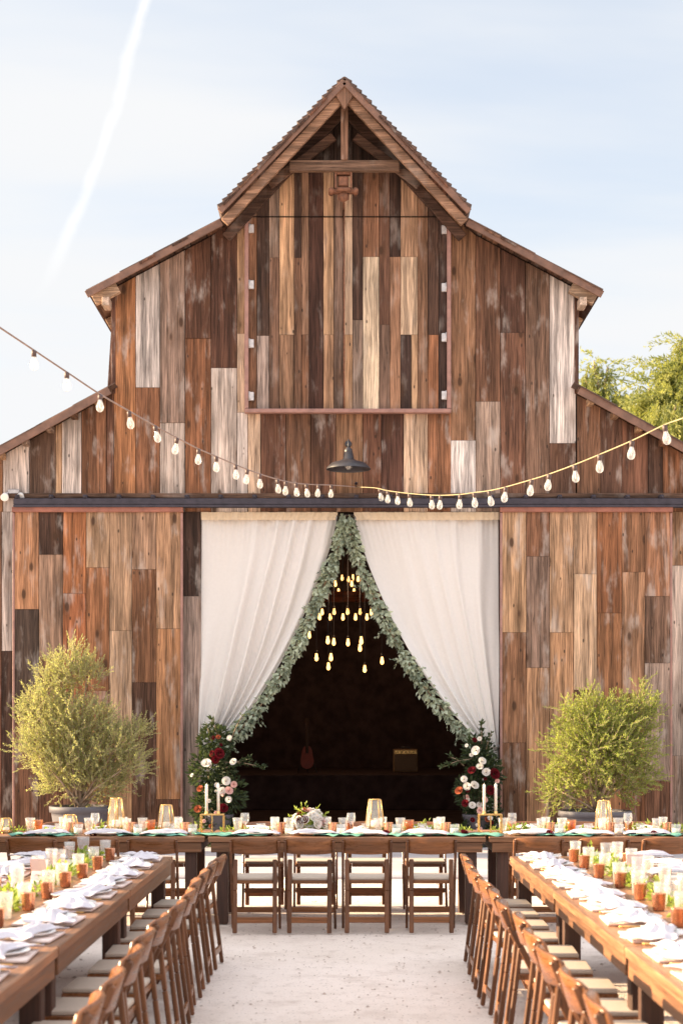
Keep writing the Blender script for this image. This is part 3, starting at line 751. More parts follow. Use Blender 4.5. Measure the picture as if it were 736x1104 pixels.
def rvec(): 
    while True:
        v=Vector((R.uniform(-1,1),R.uniform(-1,1),R.uniform(-1,1)))
        if .05<v.length<1: return v.normalized()
def garland(pts,label):
    P=[at(px,py,D-.06) for px,py in pts]
    t=thing('garland',label,'garland',P[0],0,'eucalyptus garlands edging the curtains'); iv=Matrix.Translation(-P[0])
    stem=MB(); stem.tube([p for p in P],.012,6); o=stem.build('stem',M_bark,t); o.matrix_parent_inverse=iv
    m=MB()
    for k in range(1300):
        u=R.random()*(len(P)-1); i=min(int(u),len(P)-2); f=u-i
        p=P[i].lerp(P[i+1],f); tan=(P[i+1]-P[i]).normalized()
        thick=.078+.085*mnoise.noise(p*2.6)+.02*math.sin(i*1.7)
        d=rvec(); d=(d-tan*d.dot(tan)*.6); d.y=-abs(d.y)*.8 if R.random()<.8 else d.y
        rr=thick*R.random()**.6
        pos=p+d.normalized()*rr
        ld=(d+tan*R.uniform(0,.9)+Vector((0,-.1,-.35))).normalized()
        m.leaf(pos,ld,(rvec()+Vector((0,-.9,.5))),R.uniform(.05,.10),R.uniform(.04,.068),seed=R.random()**.75)
    for k in range(26):       # loose sprigs
        u=R.random()*(len(P)-1); i=min(int(u),len(P)-2); p=P[i].lerp(P[i+1],u-i); d=(rvec()+Vector((0,-.3,-.3))).normalized()
        for q in range(7):
            m.leaf(p+d*(.08+q*.025),(d+rvec()*.8),rvec(),.05,.034,seed=R.random())
    o=m.build('leaves',M_euc,t); o.matrix_parent_inverse=iv
    return t
def shiftc(pts,dx): return [(x+dx,y) for x,y in pts]
garland([(372,560)]+[(x+9-4*(i/40),y+2) for i,(x,y) in enumerate(INL[1:])]+[(226,812)],'silver green eucalyptus garland along the left curtain edge')
garland([(375,560)]+[(x-9+4*(i/40),y+2) for i,(x,y) in enumerate(INR[1:])]+[(526,812)],'silver green eucalyptus garland along the right curtain edge')

# flowers
def rose_mb(r,petals=5,rings=3):
    m=MB()
    for ring in range(rings):
        n=petals+ring; rad=r*(.22+.30*ring); hgt=r*(.75-.16*ring); tilt=.12+.42*ring
        for k in range(n):
            a0=2*PI*k/n+ring*.6; w=2*PI/n*.72
            vs=[]
            for i in range(4):
                f=i/3
                for j in range(4):
                    a=a0+w*(j/3-.5)*(1.15-.25*abs(f-.6))*1.6
                    rr=rad*(.35+.65*f)+math.sin(f*PI)*r*.05+tilt*r*.35*f*f
                    z=hgt*(f*1.15)-(.10*r if i==3 else 0)*abs(j-1.5)-ring*r*.12+R.uniform(-.02,.02)*r
                    vs.append((rr*math.cos(a),rr*math.sin(a),z-.35*r))
            fs=[(i*4+j,i*4+j+1,i*4+j+5,i*4+j+4) for i in range(3) for j in range(3)]
            m.add(vs,fs,smooth=True)
    return m
def rot_to(d):
    return d.to_track_quat('Z','Y').to_euler()
ROSE={}
def put_flower(parent,kind,pos,d,r):
    nm,mat={'w':('white_rose',M_rosew),'r':('burgundy_dahlia',M_roser),'p':('rust_rose',M_rosep),'b':('blush_rose',M_roseb)}[kind]
    if kind not in ROSE:
        o=rose_mb(1.0,5 if kind!='r' else 8,3).build(nm,mat,parent); ROSE[kind]=o
    else:
        o=ROSE[kind].copy(); C.objects.link(o); o.parent=parent
    o.location=pos; o.rotation_euler=rot_to(d); o.scale=(r,r,r)
    return o
def door_flowers(cxp,label,blobs,flowers,sprays,side):
    d0=D-.45
    base=at(cxp,780+H*F/d0,d0); base.z=.035
    t=thing('flower_arrangement',label,'flowers',base,0,'floral arrangements at the foot of the curtains')
    m=MB(); st=MB()
    for (px,py,rp,nn) in blobs:
        c=at(px,py,d0)-base; r=rp*d0/F
        for k in range(nn):
            v=rvec()*R.random()**.4*r; v.y*=.75; p=c+v
            d=(v.normalized()+Vector((0,-.5,.15))+rvec()*.7)
            m.leaf(p,d,rvec()+Vector((0,-.8,.4)),R.uniform(.05,.11),R.uniform(.025,.05),seed=R.random())
    for (xa,ya,xb,yb,nn) in sprays:
        a=at(xa,ya,d0-.1)-base; b=at(xb,yb,d0-.2)-base
        st.tube([a,a.lerp(b,.5)+Vector((0,0,.03)),b],[.008,.006,.003],5)
        for k in range(nn):
            p=a.lerp(b,R.random()**.8)+Vector((0,0,.02))
            m.leaf(p,((b-a).normalized()+rvec()*.9),rvec(),R.uniform(.05,.09),R.uniform(.022,.04),seed=R.random())
    for k in range(12): st.tube([(R.uniform(-.1,.1),R.uniform(-.05,.1),0),(R.uniform(-.2,.2),0,R.uniform(.5,1.2))],.007,5)
    st.build('stems',M_bark,t); m.build('foliage',M_dleaf,t)
    for (px,py,kind,rp) in flowers:
        p=at(px,py,d0-.30)-base; put_flower(t,kind,p,Vector((R.uniform(-.7,.7),-1,R.uniform(-.1,.8))),rp*R.uniform(.8,1.1)*d0/F)
    for k in range(20):
        px,py,rp,nn=R.choice(blobs[:5]); a_=R.uniform(0,6.28); q_=R.random()**.5*rp*.95
        put_flower(t,R.choice('wrrbwrp'),at(px+q_*math.cos(a_),py+q_*math.sin(a_),d0-R.uniform(.2,.3))-base,Vector((R.uniform(-.9,.9),-1,R.uniform(-.1,.9))),R.uniform(1.5,3.0)*d0/F)
    # supporting urn hidden among the leaves
    u=MB(); u.lathe([(.12,0),(.14,.02),(.10,.08),(.13,.2),(.2,.42),(.21,.45)],18); u.build('vase',M_pot,t)
    # creeping ivy on the ground
    return t
door_flowers(236,'leafy floral arrangement with white and burgundy blooms at left curtain foot',
 [(232,800,18,420),(228,830,24,700),(240,855,24,600),(225,870,20,500),(236,895,20,420),(232,915,22,300)],
 [(222,822,'w',4.6),(251,821,'w',3.6),(244,842,'w',4.2),(247,852,'b',5.0),(240,853,'w',3.8),(237,812,'r',5),(232,819,'r',4),(241,871,'r',4.4),(215,850,'p',4),(213,872,'p',3.6),(246,862,'w',3.4),(252,846,'b',3)],
 [(240,822,285,828,75),(235,795,228,776,45),(240,830,270,818,40),(228,800,222,782,24),(248,800,262,770,14)],-1)
door_flowers(514,'leafy floral arrangement with white and red blooms at right curtain foot',
 [(516,812,17,420),(522,835,20,560),(512,855,22,560),(520,875,20,480),(514,897,20,400),(518,917,22,300)],
 [(512,809,'w',4.0),(520,820,'w',4.4),(524,832,'w',4.0),(517,826,'w',3.6),(508,830,'r',4.6),(534,834,'r',5.4),(500,840,'w',3.2),(503,848,'w',3.8),(512,846,'w',4.0),(494,852,'p',5),(529,852,'r',4.4),(509,868,'w',4.2),(523,862,'b',3.6),(517,874,'b',3.4),(501,866,'r',3.4),(536,842,'b',2.6)],
 [(510,818,473,829,60),(519,802,519,780,46),(500,826,484,816,24),(524,808,530,790,20),(528,830,541,826,20)],1)

# ------------------------------------------------------------------ inside: pendant bulbs, amplifier, guitar
def pend(px,py,d,label,first=[None]):
    p=at(px,py,d); top=min(roof_z(p.x)-.13,9.9)
    L=top-p.z-.12
    if first[0] is None:
        t=thing('pendant_bulb',label,'light bulb',p,0,'warm bulbs hanging in the dark barn')
        a=MB(); a.lathe([(.008,-.055),(.022,-.044),(.031,-.02),(.029,0),(.022,.03),(.017,.07)],12); a.build('glass_bulb',M_lamp,t)
        a=MB(); a.lathe([(.022,.07),(.024,.09),(.02,.12)],10); a.build('socket',M_black,t)
        a=MB(); a.tube([(0,0,0),(0,0,1)],.006,5); c=a.build('cord',M_black,t); c.location=(0,0,.12); c.scale=(1,1,L)
        first[0]=t; return t
    t=dup(first[0],p,0,label)
    for ch in t.children:
        if ch.name.startswith('cord'): ch.scale=(1,1,L)
    return t
Z6=lambda x,y:(250+x/2.944,590+y/2.944)
rows=[('upper far row',36,[(322,102),(350,98),(369,103),(384,97),(400,102),(412,102)]),('second far row',34,[(328,117),(380,117),(338,142),(387,142)]),
      ('upper middle row',31.8,[(286,207),(324,206),(367,206),(407,206),(442,208)]),('lower middle row',30.2,[(278,222),(312,223),(352,223),(392,223),(428,223)]),
      ('near cluster',26.5,[(245,280),(304,297),(323,302),(368,304),(410,298),(406,321),(268,351),(314,351),(306,380),(421,388),(476,362)])]
for nm,d,l in rows:
    for i,(x,y) in enumerate(sorted(l)):
        px,py=Z6(x,y); dd=d+(R.uniform(-1.2,1.2) if nm=='near cluster' else R.uniform(-.15,.15))
        pend(px,py,dd,'glowing warm bulb inside the barn, %s from the left in its %s'%(ORD[i],nm))
for nm,ly_,lz_,e in (('near_bulb_glow',26.6,4.0,17),('far_bulb_glow',32.0,4.6,20)):
    l_=bpy.data.lights.new(nm,'POINT'); l_.energy=e; l_.color=(1,.62,.34); l_.shadow_soft_size=.25
    lo=bpy.data.objects.new(nm,l_); C.objects.link(lo); lo.location=(0,ly_,lz_)
# amplifier on the stage
d=33.2; p=at(437,832,d); p.z=.74
amp=thing('guitar_amplifier','tan box amplifier standing on the dark stage inside the barn','amplifier',p)
w,h=.25,.23
a=MB(); a.bbox((-w,0,.01),(w,.26,.48),.015); a.build('cabinet',M_tolex,amp)
a=MB(); a.bbox((-w+.025,-.012,.04),(w-.025,-.001,.36),.004); a.build('grille',M_grill,amp)
a=MB(); a.bbox((-w+.025,-.012,.385),(w-.025,-.001,.455),.004); a.build('control_panel',M_gold,amp)
for k in range(5):
    a=MB(); a.tube([(-.16+k*.08,-.026,.42),(-.16+k*.08,-.012,.42)],.013,8); a.build('knob',M_black,amp)
a=MB(); a.tube([(-.1,.13,.481),(-.08,.13,.52),(.08,.13,.52),(.1,.13,.481)],.012,6); a.build('handle',M_black,amp)
p=at(331,826,d); p.z=.74
gt=thing('guitar','red electric guitar on a stand, dim on the left of the stage','guitar',p)
a=MB(); prof=[]
for k in range(28):
    t=2*PI*k/28; r=.17*(1+.22*math.cos(2*t)+.08*math.cos(3*t)); prof.append((r*math.cos(t+PI/2)*.95,.30+r*math.sin(t+PI/2)*1.15))
a.prism(prof,-.025,.025); a.build('body',M_guitar,gt)
a=MB(); a.bbox((-.03,-.04,.40),(.03,-.026,.98),.004); a.build('neck',M_leg,gt)
a=MB(); a.bbox((-.045,-.038,.981),(.045,-.022,1.12),.006); a.build('headstock',M_leg,gt)
a=MB(); 
for s in (-1,1): a.tube([(0,.2,.55),(s*.2,.0,.0)],.012,6); a.tube([(s*.1,-.04,.1),(s*.1,.12,.2)],.01,6)
a.tube([(0,.2,.55),(0,.35,0)],.012,6); a.build('stand',M_black,gt)
# ------------------------------------------------------------------ potted bushes
def bush(name,label,pxc,d,pot_w,pot_top_py,blobs,nspr,matl,lf,group,upw,seedv,wide):
    global R
    Rs=R; R=random.Random(seedv)
    ptop=at(pxc,pot_top_py,d); zt=ptop.z; base=Vector((ptop.x,d,.035))
    t=thing(name,label,'potted plant',base,0,group); blobs=[(x_,870-(870-y_)*(.94 if upw>.3 else .88),r_) for x_,y_,r_ in blobs]
    rw=pot_w/2; h=zt-.035
    a=MB(); a.lathe([(rw*.72,0),(rw*.78,.02),(rw*.97,h*.80),(rw*.975,h*.86),(rw*1.05,h*.87),(rw*1.06,h*.99),(rw*1.03,h),(rw*.97,h),(rw*.94,h*.9)],36,cap1=False); a.build('pot',M_pot,t)
    a=MB(); a.lathe([(rw*.94,h*.92),(rw*.5,h*.95),(.01,h*.96)],24,cap0=False); a.build('soil',M_soil,t)
    root=Vector((0,0,h*.95))
    br=MB(); lv=MB()
    cs=[]
    for (px,py,rp) in blobs:
        c=at(px,py,d)-base; c.y+=R.uniform(-.12,.12); cs.append((c,rp*.86*d/F))
    for c,r in cs:
        mid=root.lerp(c,.45)+Vector((R.uniform(-.06,.06),R.uniform(-.12,.12),0)); mid.x=mid.x*.8
        br.tube([root+Vector((R.uniform(-.05,.05),R.uniform(-.05,.05),0)),mid,c],[.022,.014,.006],6)
    tot=sum(r*r for c,r in cs)
    for c,r in cs:
        for k in range(int(nspr*r*r/tot)):
            v=rvec()*R.random()**.4*r*(1.0 if R.random()<.9 else 1.35)
            p=c+v
            d_=((p-root).normalized()*.35+Vector((0,0,upw))+v.normalized()*wide+rvec()*.75).normalized()
            L=R.uniform(.12,.32)
            bend=rvec()*.3
            sd=R.random()
            br.tube([p,p+d_*L*.5+bend*L*.1,p+d_*L],[.004,.003,.0015],3,cap=False)
            nl=int(L/.011)
            for q in range(nl):
                f=q/nl; pp=p+d_*L*f+bend*L*.2*f*(1-f)
                s_=rvec(); s_=(s_-d_*s_.dot(d_)).normalized()
                lv.leaf(pp,d_*.9+s_*.8+Vector((0,0,.15)),rvec(),lf*R.uniform(.7,1.25)*(1-.3*f),lf*R.uniform(.18,.32),seed=min(1,max(0,sd*.6+R.random()*.4)))
    br.build('branches',M_bark,t); lv.build('foliage',matl,t)
    R=Rs; return t
bush('potted_bush','tall feathery yellow green bush in a grey pot before the left door',86,21.5,.76,869,
 [(75,712,22),(60,730,20),(92,722,18),(45,755,24),(30,768,11),(50,790,32),(75,770,28),(104,776,24),(70,818,36),(100,812,36),(128,800,24),(148,786,12),(140,822,20),(95,842,30),(62,838,22),(38,805,20),(118,842,20)],
 2600,M_olive,.044,'bushes in grey pots before the sliding doors',.6,11,.55)
bush('potted_bush','rounded bright green bush in a low grey bowl before the right door',641,21.5,.92,874,
 [(640,770,30),(618,775,22),(665,768,30),(688,765,18),(650,800,40),(615,805,26),(680,800,28),(640,835,32),(610,838,20),(672,835,26),(598,848,12),(602,862,8),(690,748,14),(640,748,12),(612,752,11),(697,828,14),(706,752,7),(692,726,6),(688,738,5)],
 2000,M_fern,.05,'bushes in grey pots before the sliding doors',.12,12,.7)

# ------------------------------------------------------------------ trees beyond the barn
def tree(label,pxc,d,blobs,n,seedv):
    global R
    Rs=R; R=random.Random(seedv)
    base=Vector(((pxc-368)*d/F,d,-.03)); t=thing('pepper_tree',label,'tree',base,0,'trees beyond the barn')
    br=MB(); lv=MB()
    cs=[(at(px,py,d)-base+Vector((0,dyy,0)),rp*d/F) for px,py,rp,dyy in blobs]
    fork=Vector((.2,0,3.4)); br.tube([(0,0,0),(.1,0,1.6),fork],[.38,.30,.26],10)
    for c,r in cs:
        m_=fork.lerp(c,.5)+Vector((R.uniform(-.4,.4),R.uniform(-.4,.4),.6)); br.tube([fork,m_,c+Vector((0,0,r*.3))],[.17,.10,.03],7)
    tr=br.build('trunk',M_bark,t)
    tot=sum(r*r for c,r in cs)
    for c,r in cs:
        for k in range(int(n*r*r/tot)):
            v=rvec()*R.random()**.4*r; v.z*=.85; p=c+v
            d_=(Vector((v.x,v.y,0))*.25/max(r,.1)+Vector((0,0,-1))+rvec()*.35).normalized()
            if v.z>r*.4: d_=(d_*.6+Vector((v.x/r,v.y/r,.7))).normalized()
            L=R.uniform(.4,1.0); sd=R.random()
            nl=int(L/.035)
            for q in range(nl):
                f=q/nl; pp=p+d_*L*f+Vector((0,0,-.25*f*f))
                lv.leaf(pp,d_+rvec()*.8,rvec(),R.uniform(.09,.18),R.uniform(.028,.05),seed=min(1,max(0,sd*.6+R.random()*.4)))
    lv.build('crown',M_willow,t); R=Rs
tree('drooping light green tree partly cut by the right edge, beyond the right lean-to roof',728,43,
 [(700,425,22,0),(736,415,30,0),(720,395,14,0),(733,372,10,0),(685,455,26,1),(720,455,36,-1),(760,430,45,0),(780,390,40,0),(760,480,50,1),(700,490,34,0),(745,392,16,.5),(800,450,45,0)],4300,21)
tree('thin smaller tree showing between the barn corner and the bigger drooping tree',645,46,
 [(640,392,11,0),(655,398,9,0),(632,408,12,0),(645,418,16,0),(664,425,12,0),(650,445,22,0),(630,440,16,0),(670,450,16,0),(645,480,24,0)],640,22)

hg=thing('added_shade_hedge','added green hedge with a taller end, out of view left, blocking aisle sun','hedge',(-3.7,6.5,0))  # hedge added out of view to keep the low sun off the aisle
a=MB(); rr=random.Random(3)
for k in range(15000):
    p=Vector((rr.uniform(-.28,.28),rr.uniform(-6.5,7.9),0)); p.z=rr.random()**.7*(1.13+(1.0*min(1,max(0,(p.y-4.6)/.5))))
    nrm=Vector((rr.uniform(-1,1),rr.uniform(-1,1),rr.uniform(-.3,1)))
    a.leaf(p,nrm,Vector((rr.uniform(-1,1),rr.uniform(-1,1),rr.uniform(-1,1))),rr.uniform(.08,.13),rr.uniform(.05,.08),seed=rr.random())
a.build('foliage',M_dleaf,hg)
a=MB()
for k in range(28): a.tube([(0,-6.4+k*.47,0),(rr.uniform(-.1,.1),-6.4+k*.47,.5),(rr.uniform(-.2,.2),-6.3+k*.47,.9)],[.02,.015,.006],5)
a.bbox((-.2,-6.4,.1),(.2,7.8,1.06),.05); a.bbox((-.2,5.0,1.062),(.2,7.7,1.98),.05); a.build('stems',M_bark,hg)  # solid boxes added inside the hedge to stop sun leaking through
# ------------------------------------------------------------------ festoon strings
def festoon(label,A,B,bulbs,wire_extra,mat,cord_r):
    # straight in plan from A(x,d) to B(x,d); height from the photo row at that point
    def plan(px):
        t_=(px-368)/F
        # A + s(B-A): x = t*d
        ax,ad=A; bx,bd=B
        s=(t_*ad-ax)/((bx-ax)-t_*(bd-ad)); return ax+s*(bx-ax),ad+s*(bd-ad)
    pts=[]
    for px,py in wire_extra:
        x,d=plan(px); pts.append(Vector((x,d,H+(HY-py)*d/F)))
    t=thing('string_lights',label,'string lights',pts[0],0,'festoon strings over the tables'); iv=Matrix.Translation(-pts[0])
    sm=[]
    P=[pts[0]]+pts+[pts[-1]]
    for i in range(len(pts)-1):
        for k in range(6):
            f=k/6; p0,p1,p2,p3=P[i],P[i+1],P[i+2],P[i+3]
            sm.append(.5*((2*p1)+(p2-p0)*f+(2*p0-5*p1+4*p2-p3)*f*f+(-p0+3*p1-3*p2+p3)*f**3))
    sm.append(pts[-1])
    m=MB(); m.tube(sm,cord_r,6); o=m.build('cord',mat,t); o.matrix_parent_inverse=iv
    e=min(pts,key=lambda q:-q.y); m=MB(); m.tube([e,e+Vector((0,.2,.06)),Vector((e.x,D-.02,e.z+.10))],.006,5); m.tube([Vector((e.x,D-.06,e.z+.10)),Vector((e.x,D-.015,e.z+.10))],.018,8); o=m.build('hook',M_rail,t); o.matrix_parent_inverse=iv
    first=None
    for px,py,tl in bulbs:      # row of the bulb's top
        x,d=plan(px)
        # height of cord here
        best=min(sm,key=lambda q:abs((q.x/q.y)-((px-368)/F)))
        loc=best-pts[0]
        if first is None:
            a=MB(); a.lathe([(.021,-.055),(.022,-.01),(.012,0)],10); so=a.build('socket',M_socket,t)
            a=MB(); a.lathe([(.018,-.055),(.022,-.075),(.033,-.105),(.036,-.125),(.031,-.15),(.016,-.165),(.004,-.168)],14,cap0=False); gl=a.build('bulb_glass',M_bulbglass,so)
            a=MB(); a.tube([(0,0,-.056),(0,0,-.10)],.006,5); a.tube([(-.008,0,-.10),(0,0,-.135),(.008,0,-.10)],.0025,4); fl=a.build('filament',M_wax,so)
            first=so
        else:
            so=first.copy(); C.objects.link(so); so.parent=t
            for ch in first.children:
                c=ch.copy(); C.objects.link(c); c.parent=so
        so.location=loc; so.rotation_euler=(R.uniform(-.1,.1),tl,R.uniform(0,6))
    return t
LB=[(34,383),(72,410),(108,433),(139,452),(167,467),(191,480),(214,492),(233,499),(254,508),(266,512),(280,517),(298,522),(308,526),(319,527),(329,528),(345,528),(357,529)]
wl_=[(-150,250),(-60,314),(-10,346),(0,353),(30,373),(72,401),(108,425),(139,443),(167,459),(191,472),(214,484),(233,492),(254,501),(280,511),(308,519),(330,522),(357,523),(384,525)]
festoon('string of clear bulbs on a dark cord falling from the upper left to the barn',(-2.7,12.6),(.2,22.6),
        [(x,y,R.uniform(-.22,.22)) for x,y in LB],wl_,M_wire,.0075)
RBL=[(408,533),(418,535),(429,537),(441,538),(466,540),(473,540),(496,539),(511,537),(527,535),(545,530),(573,523),(592,517),(619,508),(646,497),(681,483),(716,466)]
wr_=[(384,525),(404,526),(418,529),(441,532),(470,534),(496,533),(511,531),(527,529),(545,525),(573,517),(592,511),(619,501),(646,490),(681,475),(716,458),(740,449),(790,425),(860,390)]
festoon('string of clear bulbs on a cream cord rising from the barn to the right edge',(2.75,12.9),(.2,22.6),
        [(x,y,R.uniform(-.22,.22)) for x,y in RBL],wr_,M_wirec,.0058)

# ------------------------------------------------------------------ tables
TH=.76
def farm_table(name,label,L,Wd,loc,rz,group,mat_tint=(1,1,1)):
    t=thing(name,label,'table',loc,rz,group)
    a=MB(); nb=6; bw=Wd/nb
    for i in range(nb):
        k=R.uniform(.8,1.2); a.bbox((-L/2+R.uniform(0,.006),-Wd/2+i*bw+.0015,TH-.045),(L/2-R.uniform(0,.006),-Wd/2+(i+1)*bw-.0015,TH+R.uniform(-.0015,.0015)),.004,seed=R.uniform(0,9),tint=(k,k,k))
    a.build('tabletop',M_tablex,t)
    for s in (-1,1):
        a=MB(); a.bbox((-L/2+.03,s*(Wd/2-.028)-.016,TH-.135),(L/2-.03,s*(Wd/2-.028)+.016,TH-.0465),.004,seed=R.random()*9,tint=(.74,.72,.70)); a.build('apron',M_tablex,t)
        a=MB(); a.bbox((s*(L/2-.05)-.016,-Wd/2+.046,TH-.13),(s*(L/2-.05)+.016,Wd/2-.046,TH-.047),.004,seed=R.random()*9); a.build('end_rail',M_leg,t)
    for sx in (-1,1):
        for sy in (-1,1):
            a=MB(); cx_=sx*(L/2-.125); cy_=sy*(Wd/2-.095); a.bbox((cx_-.05,cy_-.048,0),(cx_+.05,cy_+.048,TH-.0475),.006,seed=R.random()*9); a.build('leg',M_leg,t)
    return t
TL=2.42
mains=[(-2.4,'left'),(.045,'centre'),(2.49,'right')]
MY0,MW=14.11,1.0; MYC=MY0+MW/2
for x,nm in mains:
    farm_table('farm_table','long brown wooden table across the barn front, the %s one of three end to end'%nm,TL,MW,(x,MYC,0),0,'head tables in front of the barn')
TW=1.12; TXC=1.25+TW/2; TE=12.07
for s,nm in ((-1,'left'),(1,'right')):
    for k in range(3):
        which=('farthest','middle','nearest')[k]
        farm_table('farm_table','brown wooden table of the %s row, the %s one, with white settings'%(nm,which),TL,TW,(s*TXC,TE-1.22-2.44*k,0),PI/2,'side tables along the aisle')

# ------------------------------------------------------------------ folding chairs
def make_chair(label):
    t=thing('folding_chair',label,'chair',(0,0,0),0,'brown wooden folding chairs at the tables')
    w=.2
    for s in (-1,1):
        a=MB()      # long stile: top of back down to the front foot
        n=7
        pts=[(s*w,-.245,.775),(s*w,-.21,.69),(s*w,-.155,.58),(s*w,-.075,.42),(s*w,.02,.22),(s*w,.125,0)]
        for p,q in zip(pts,pts[1:]): a.bar(p,q,.022,.034 if q[2]>.6 else .030,up=(0,1,.4),bev=.005)
        a.lathe([(.0,0),(.011,.002),(.014,.008)][::-1],8,c=(s*w,-.235,.772),cap0=False,cap1=False)
        a.build('stile',M_chair,t)
        a=MB(); pts=[(s*(w-.034),-.150,.61),(s*(w-.034),-.180,.35),(s*(w-.034),-.225,0)]
        for p,q in zip(pts,pts[1:]): a.bar(p,q,.038,.026,up=(0,1,.2),bev=.007)
        a.build('leg',M_chair,t)
    a=MB()  # curved back slat
    vs=[];fs=[]; NU=12
    for i in range(NU+1):
        u=i/NU*2-1; x=u*(w+.012); yb=-.212-.045*(1-u*u)+.012; top=.79+.012*(1-u*u)-(.012 if abs(u)>.92 else 0); bot=.655+.012*u*u
        for (yo,z) in ((-.011,bot+.004),(-.011+.0,top-.006),(-.004,top),(.006,top),(.012,top-.006),(.012,bot+.004),(.006,bot),(-.005,bot)):
            vs.append((x,yb+yo+(.725-z)*.28,z))
    for i in range(NU):
        for j in range(8): fs.append((i*8+j,(i+1)*8+j,(i+1)*8+(j+1)%8,i*8+(j+1)%8))
    fs.append(tuple(range(8))[::-1] if False else tuple(range(8))); fs.append(tuple(NU*8+j for j in range(7,-1,-1)))
    a.add(vs,[tuple(reversed(f)) for f in fs],smooth=True); a.build('backrest',M_chairx,t)
    a=MB(); z=.425
    a.bbox((-w+.032+.02,-.165,z-.018),(w-.052,-.135,z+.012),.004); a.bbox((-w+.052,.195,z-.02),(w-.052,.225,z+.012),.004)
    a.bbox((-w+.014,-.165,z-.02),(-w+.05,.225,z+.012),.004); a.bbox((w-.05,-.165,z-.02),(w-.014,.225,z+.012),.004)
    st=a.build('seat',M_chairx,t)
    a=MB(); a.bbox((-w+.02,-.158,z+.0125),(w-.02,.222,z+.036),.014,smooth=False); a.build('cushion',M_cush,st)
    a=MB(); a.bbox((-w+.048,-.220,.085),(w-.048,-.203,.135),.004); a.build('stretcher',M_chairx,t)
    a=MB(); a.bbox((-w+.012,.03,.145),(w-.012,.05,.19),.004); a.build('stretcher',M_chairx,t)
    return t
proto=None
def chair(x,y,rz,label):
    global proto
    rz+=R.uniform(-.06,.06); x+=R.uniform(-.018,.018); y+=R.uniform(-.025,.025)
    if proto is None:
        proto=make_chair(label); o=proto
    else: o=dup(proto,label=label)
    o.location=(x,y,0); o.rotation_euler=(0,0,rz); return o
near_px=[(35,0),(103,0),(165,0),(275,0),(334,0),(397,0),(463,0),(582,0),(650,0),(715,0)]
nearx=[]
for i,(px,_) in enumerate(near_px):
    X=(px-368)*13.6/F; nearx.append(X)
    chair(X,13.74,0,'brown folding chair on the near side of the head table, %s from the left'%ORD[i])
for i,X in enumerate(nearx):
    chair(X*1.05+.02,15.40,PI,'brown folding chair on the barn side of the head table, %s from the left'%ORD[i])
SY=[11.72-.61*k for k in range(11)]
for s,nm in ((-1,'left'),(1,'right')):
    for k,y in enumerate(SY):
        chair(s*1.115,y,(PI/2 if s<0 else -PI/2),'brown folding chair backing onto the aisle, %s row, %s from the barn'%(nm,ORD[k]))
    for k,y in enumerate(SY[:4]):
        chair(s*(1.25+TW+.14),y,(-PI/2 if s<0 else PI/2),'brown folding chair on the outside of the %s row, %s from the barn'%(nm,ORD[k]))

# ------------------------------------------------------------------ tableware
def one(name,mb,mat): return mb.build(name,mat)
PROTO={}
def place(key,make,loc,rz,label,cat,group,scale=None):
    if key not in PROTO:
        o=make(); PROTO[key]=o
    else: o=dup(PROTO[key])
    o.location=loc; o.rotation_euler=(0,0,rz)
    if scale: o.scale=(scale,)*3
    tag(o,label,cat,group); return o
def mk_plate():
    a=MB(); a.lathe([(.09,0),(.095,.004),(.135,.016),(.140,.019),(.138,.021),(.095,.008),(.0,.007)],28,cap0=True,cap1=False); return a.build('plate',M_plate)
def mk_charger():
    a=MB(); a.bbox((-.17,-.15,0),(.17,.15,.012),.004); return a.build('charger',M_charger)
def mk_napkin(seed):
    def f():
        rr=random.Random(seed); a=MB(); NX,NY=34,22; vs=[];fs=[]
        ph=[rr.uniform(0,6) for _ in range(6)]; pin=rr.uniform(-.35,.35)
        for j in range(NY+1):
            for i in range(NX+1):
                u=i/NX*2-1; v=j/NY*2-1
                fl=min(1,abs(u-pin)/.9); wd=.060+.060*fl*fl
                x=u*.205+.012*math.sin(v*2.4+ph[0]); y=v*wd*(1+.10*math.sin(u*4+ph[1]))+.018*math.sin(u*2.2+ph[2])
                rid=abs(math.sin(v*4.2+.9*math.sin(u*2.0+ph[3])+ph[4]))
                z=.004+(.020-.010*fl)*rid**1.6*(1-.55*v*v)+.010*(1-fl)*(1-v*v)+.005*mnoise.noise(Vector((u*3,v*3,seed*2.7)))
                z-=.020*max(0,abs(u)-.72)/.28
                e=max(0,abs(v)-.82)/.18; z*=1-.7*e
                vs.append((x,y,max(-.012,z)))
        W=NX+1
        for j in range(NY):
            for i in range(NX): fs.append((j*W+i,j*W+i+1,(j+1)*W+i+1,(j+1)*W+i))
        a.add(vs,fs,smooth=True)
        o=a.build('napkin',M_nap)
        m=o.modifiers.new('thickness','SOLIDIFY'); m.thickness=.004; m.offset=1
        return o
    return f
def mk_tumbler():
    a=MB(); a.lathe([(.028,0),(.031,.003),(.038,.088),(.0395,.09),(.037,.09),(.030,.008),(0,.007)],20,cap0=True,cap1=False); return a.build('copper_tumbler',M_copper)
def mk_glass(h,r0,r1,mat,name,facets=0):
    def f():
        a=MB(); n=20
        pr=[(r0*.9,0),(r0,.004),(r0+(r1-r0)*.5,h*.5),(r1,h),(r1-.002,h+.001),(r1-.0035,h),(r0+(r1-r0)*.5-.0035,h*.5),(r0-.004,.012),(0,.011)]
        a.lathe(pr,n,cap1=False,smooth=not facets); return a.build(name,mat)
    return f
def mk_knife():
    a=MB(); a.bbox((-.006,-.10,0),(.006,-.01,.005),.002); a.prism([(-.004,.0),(.009,.0),(.010,.002),(-.004,.002)],-.009,.11); return a.build('knife',M_gold)
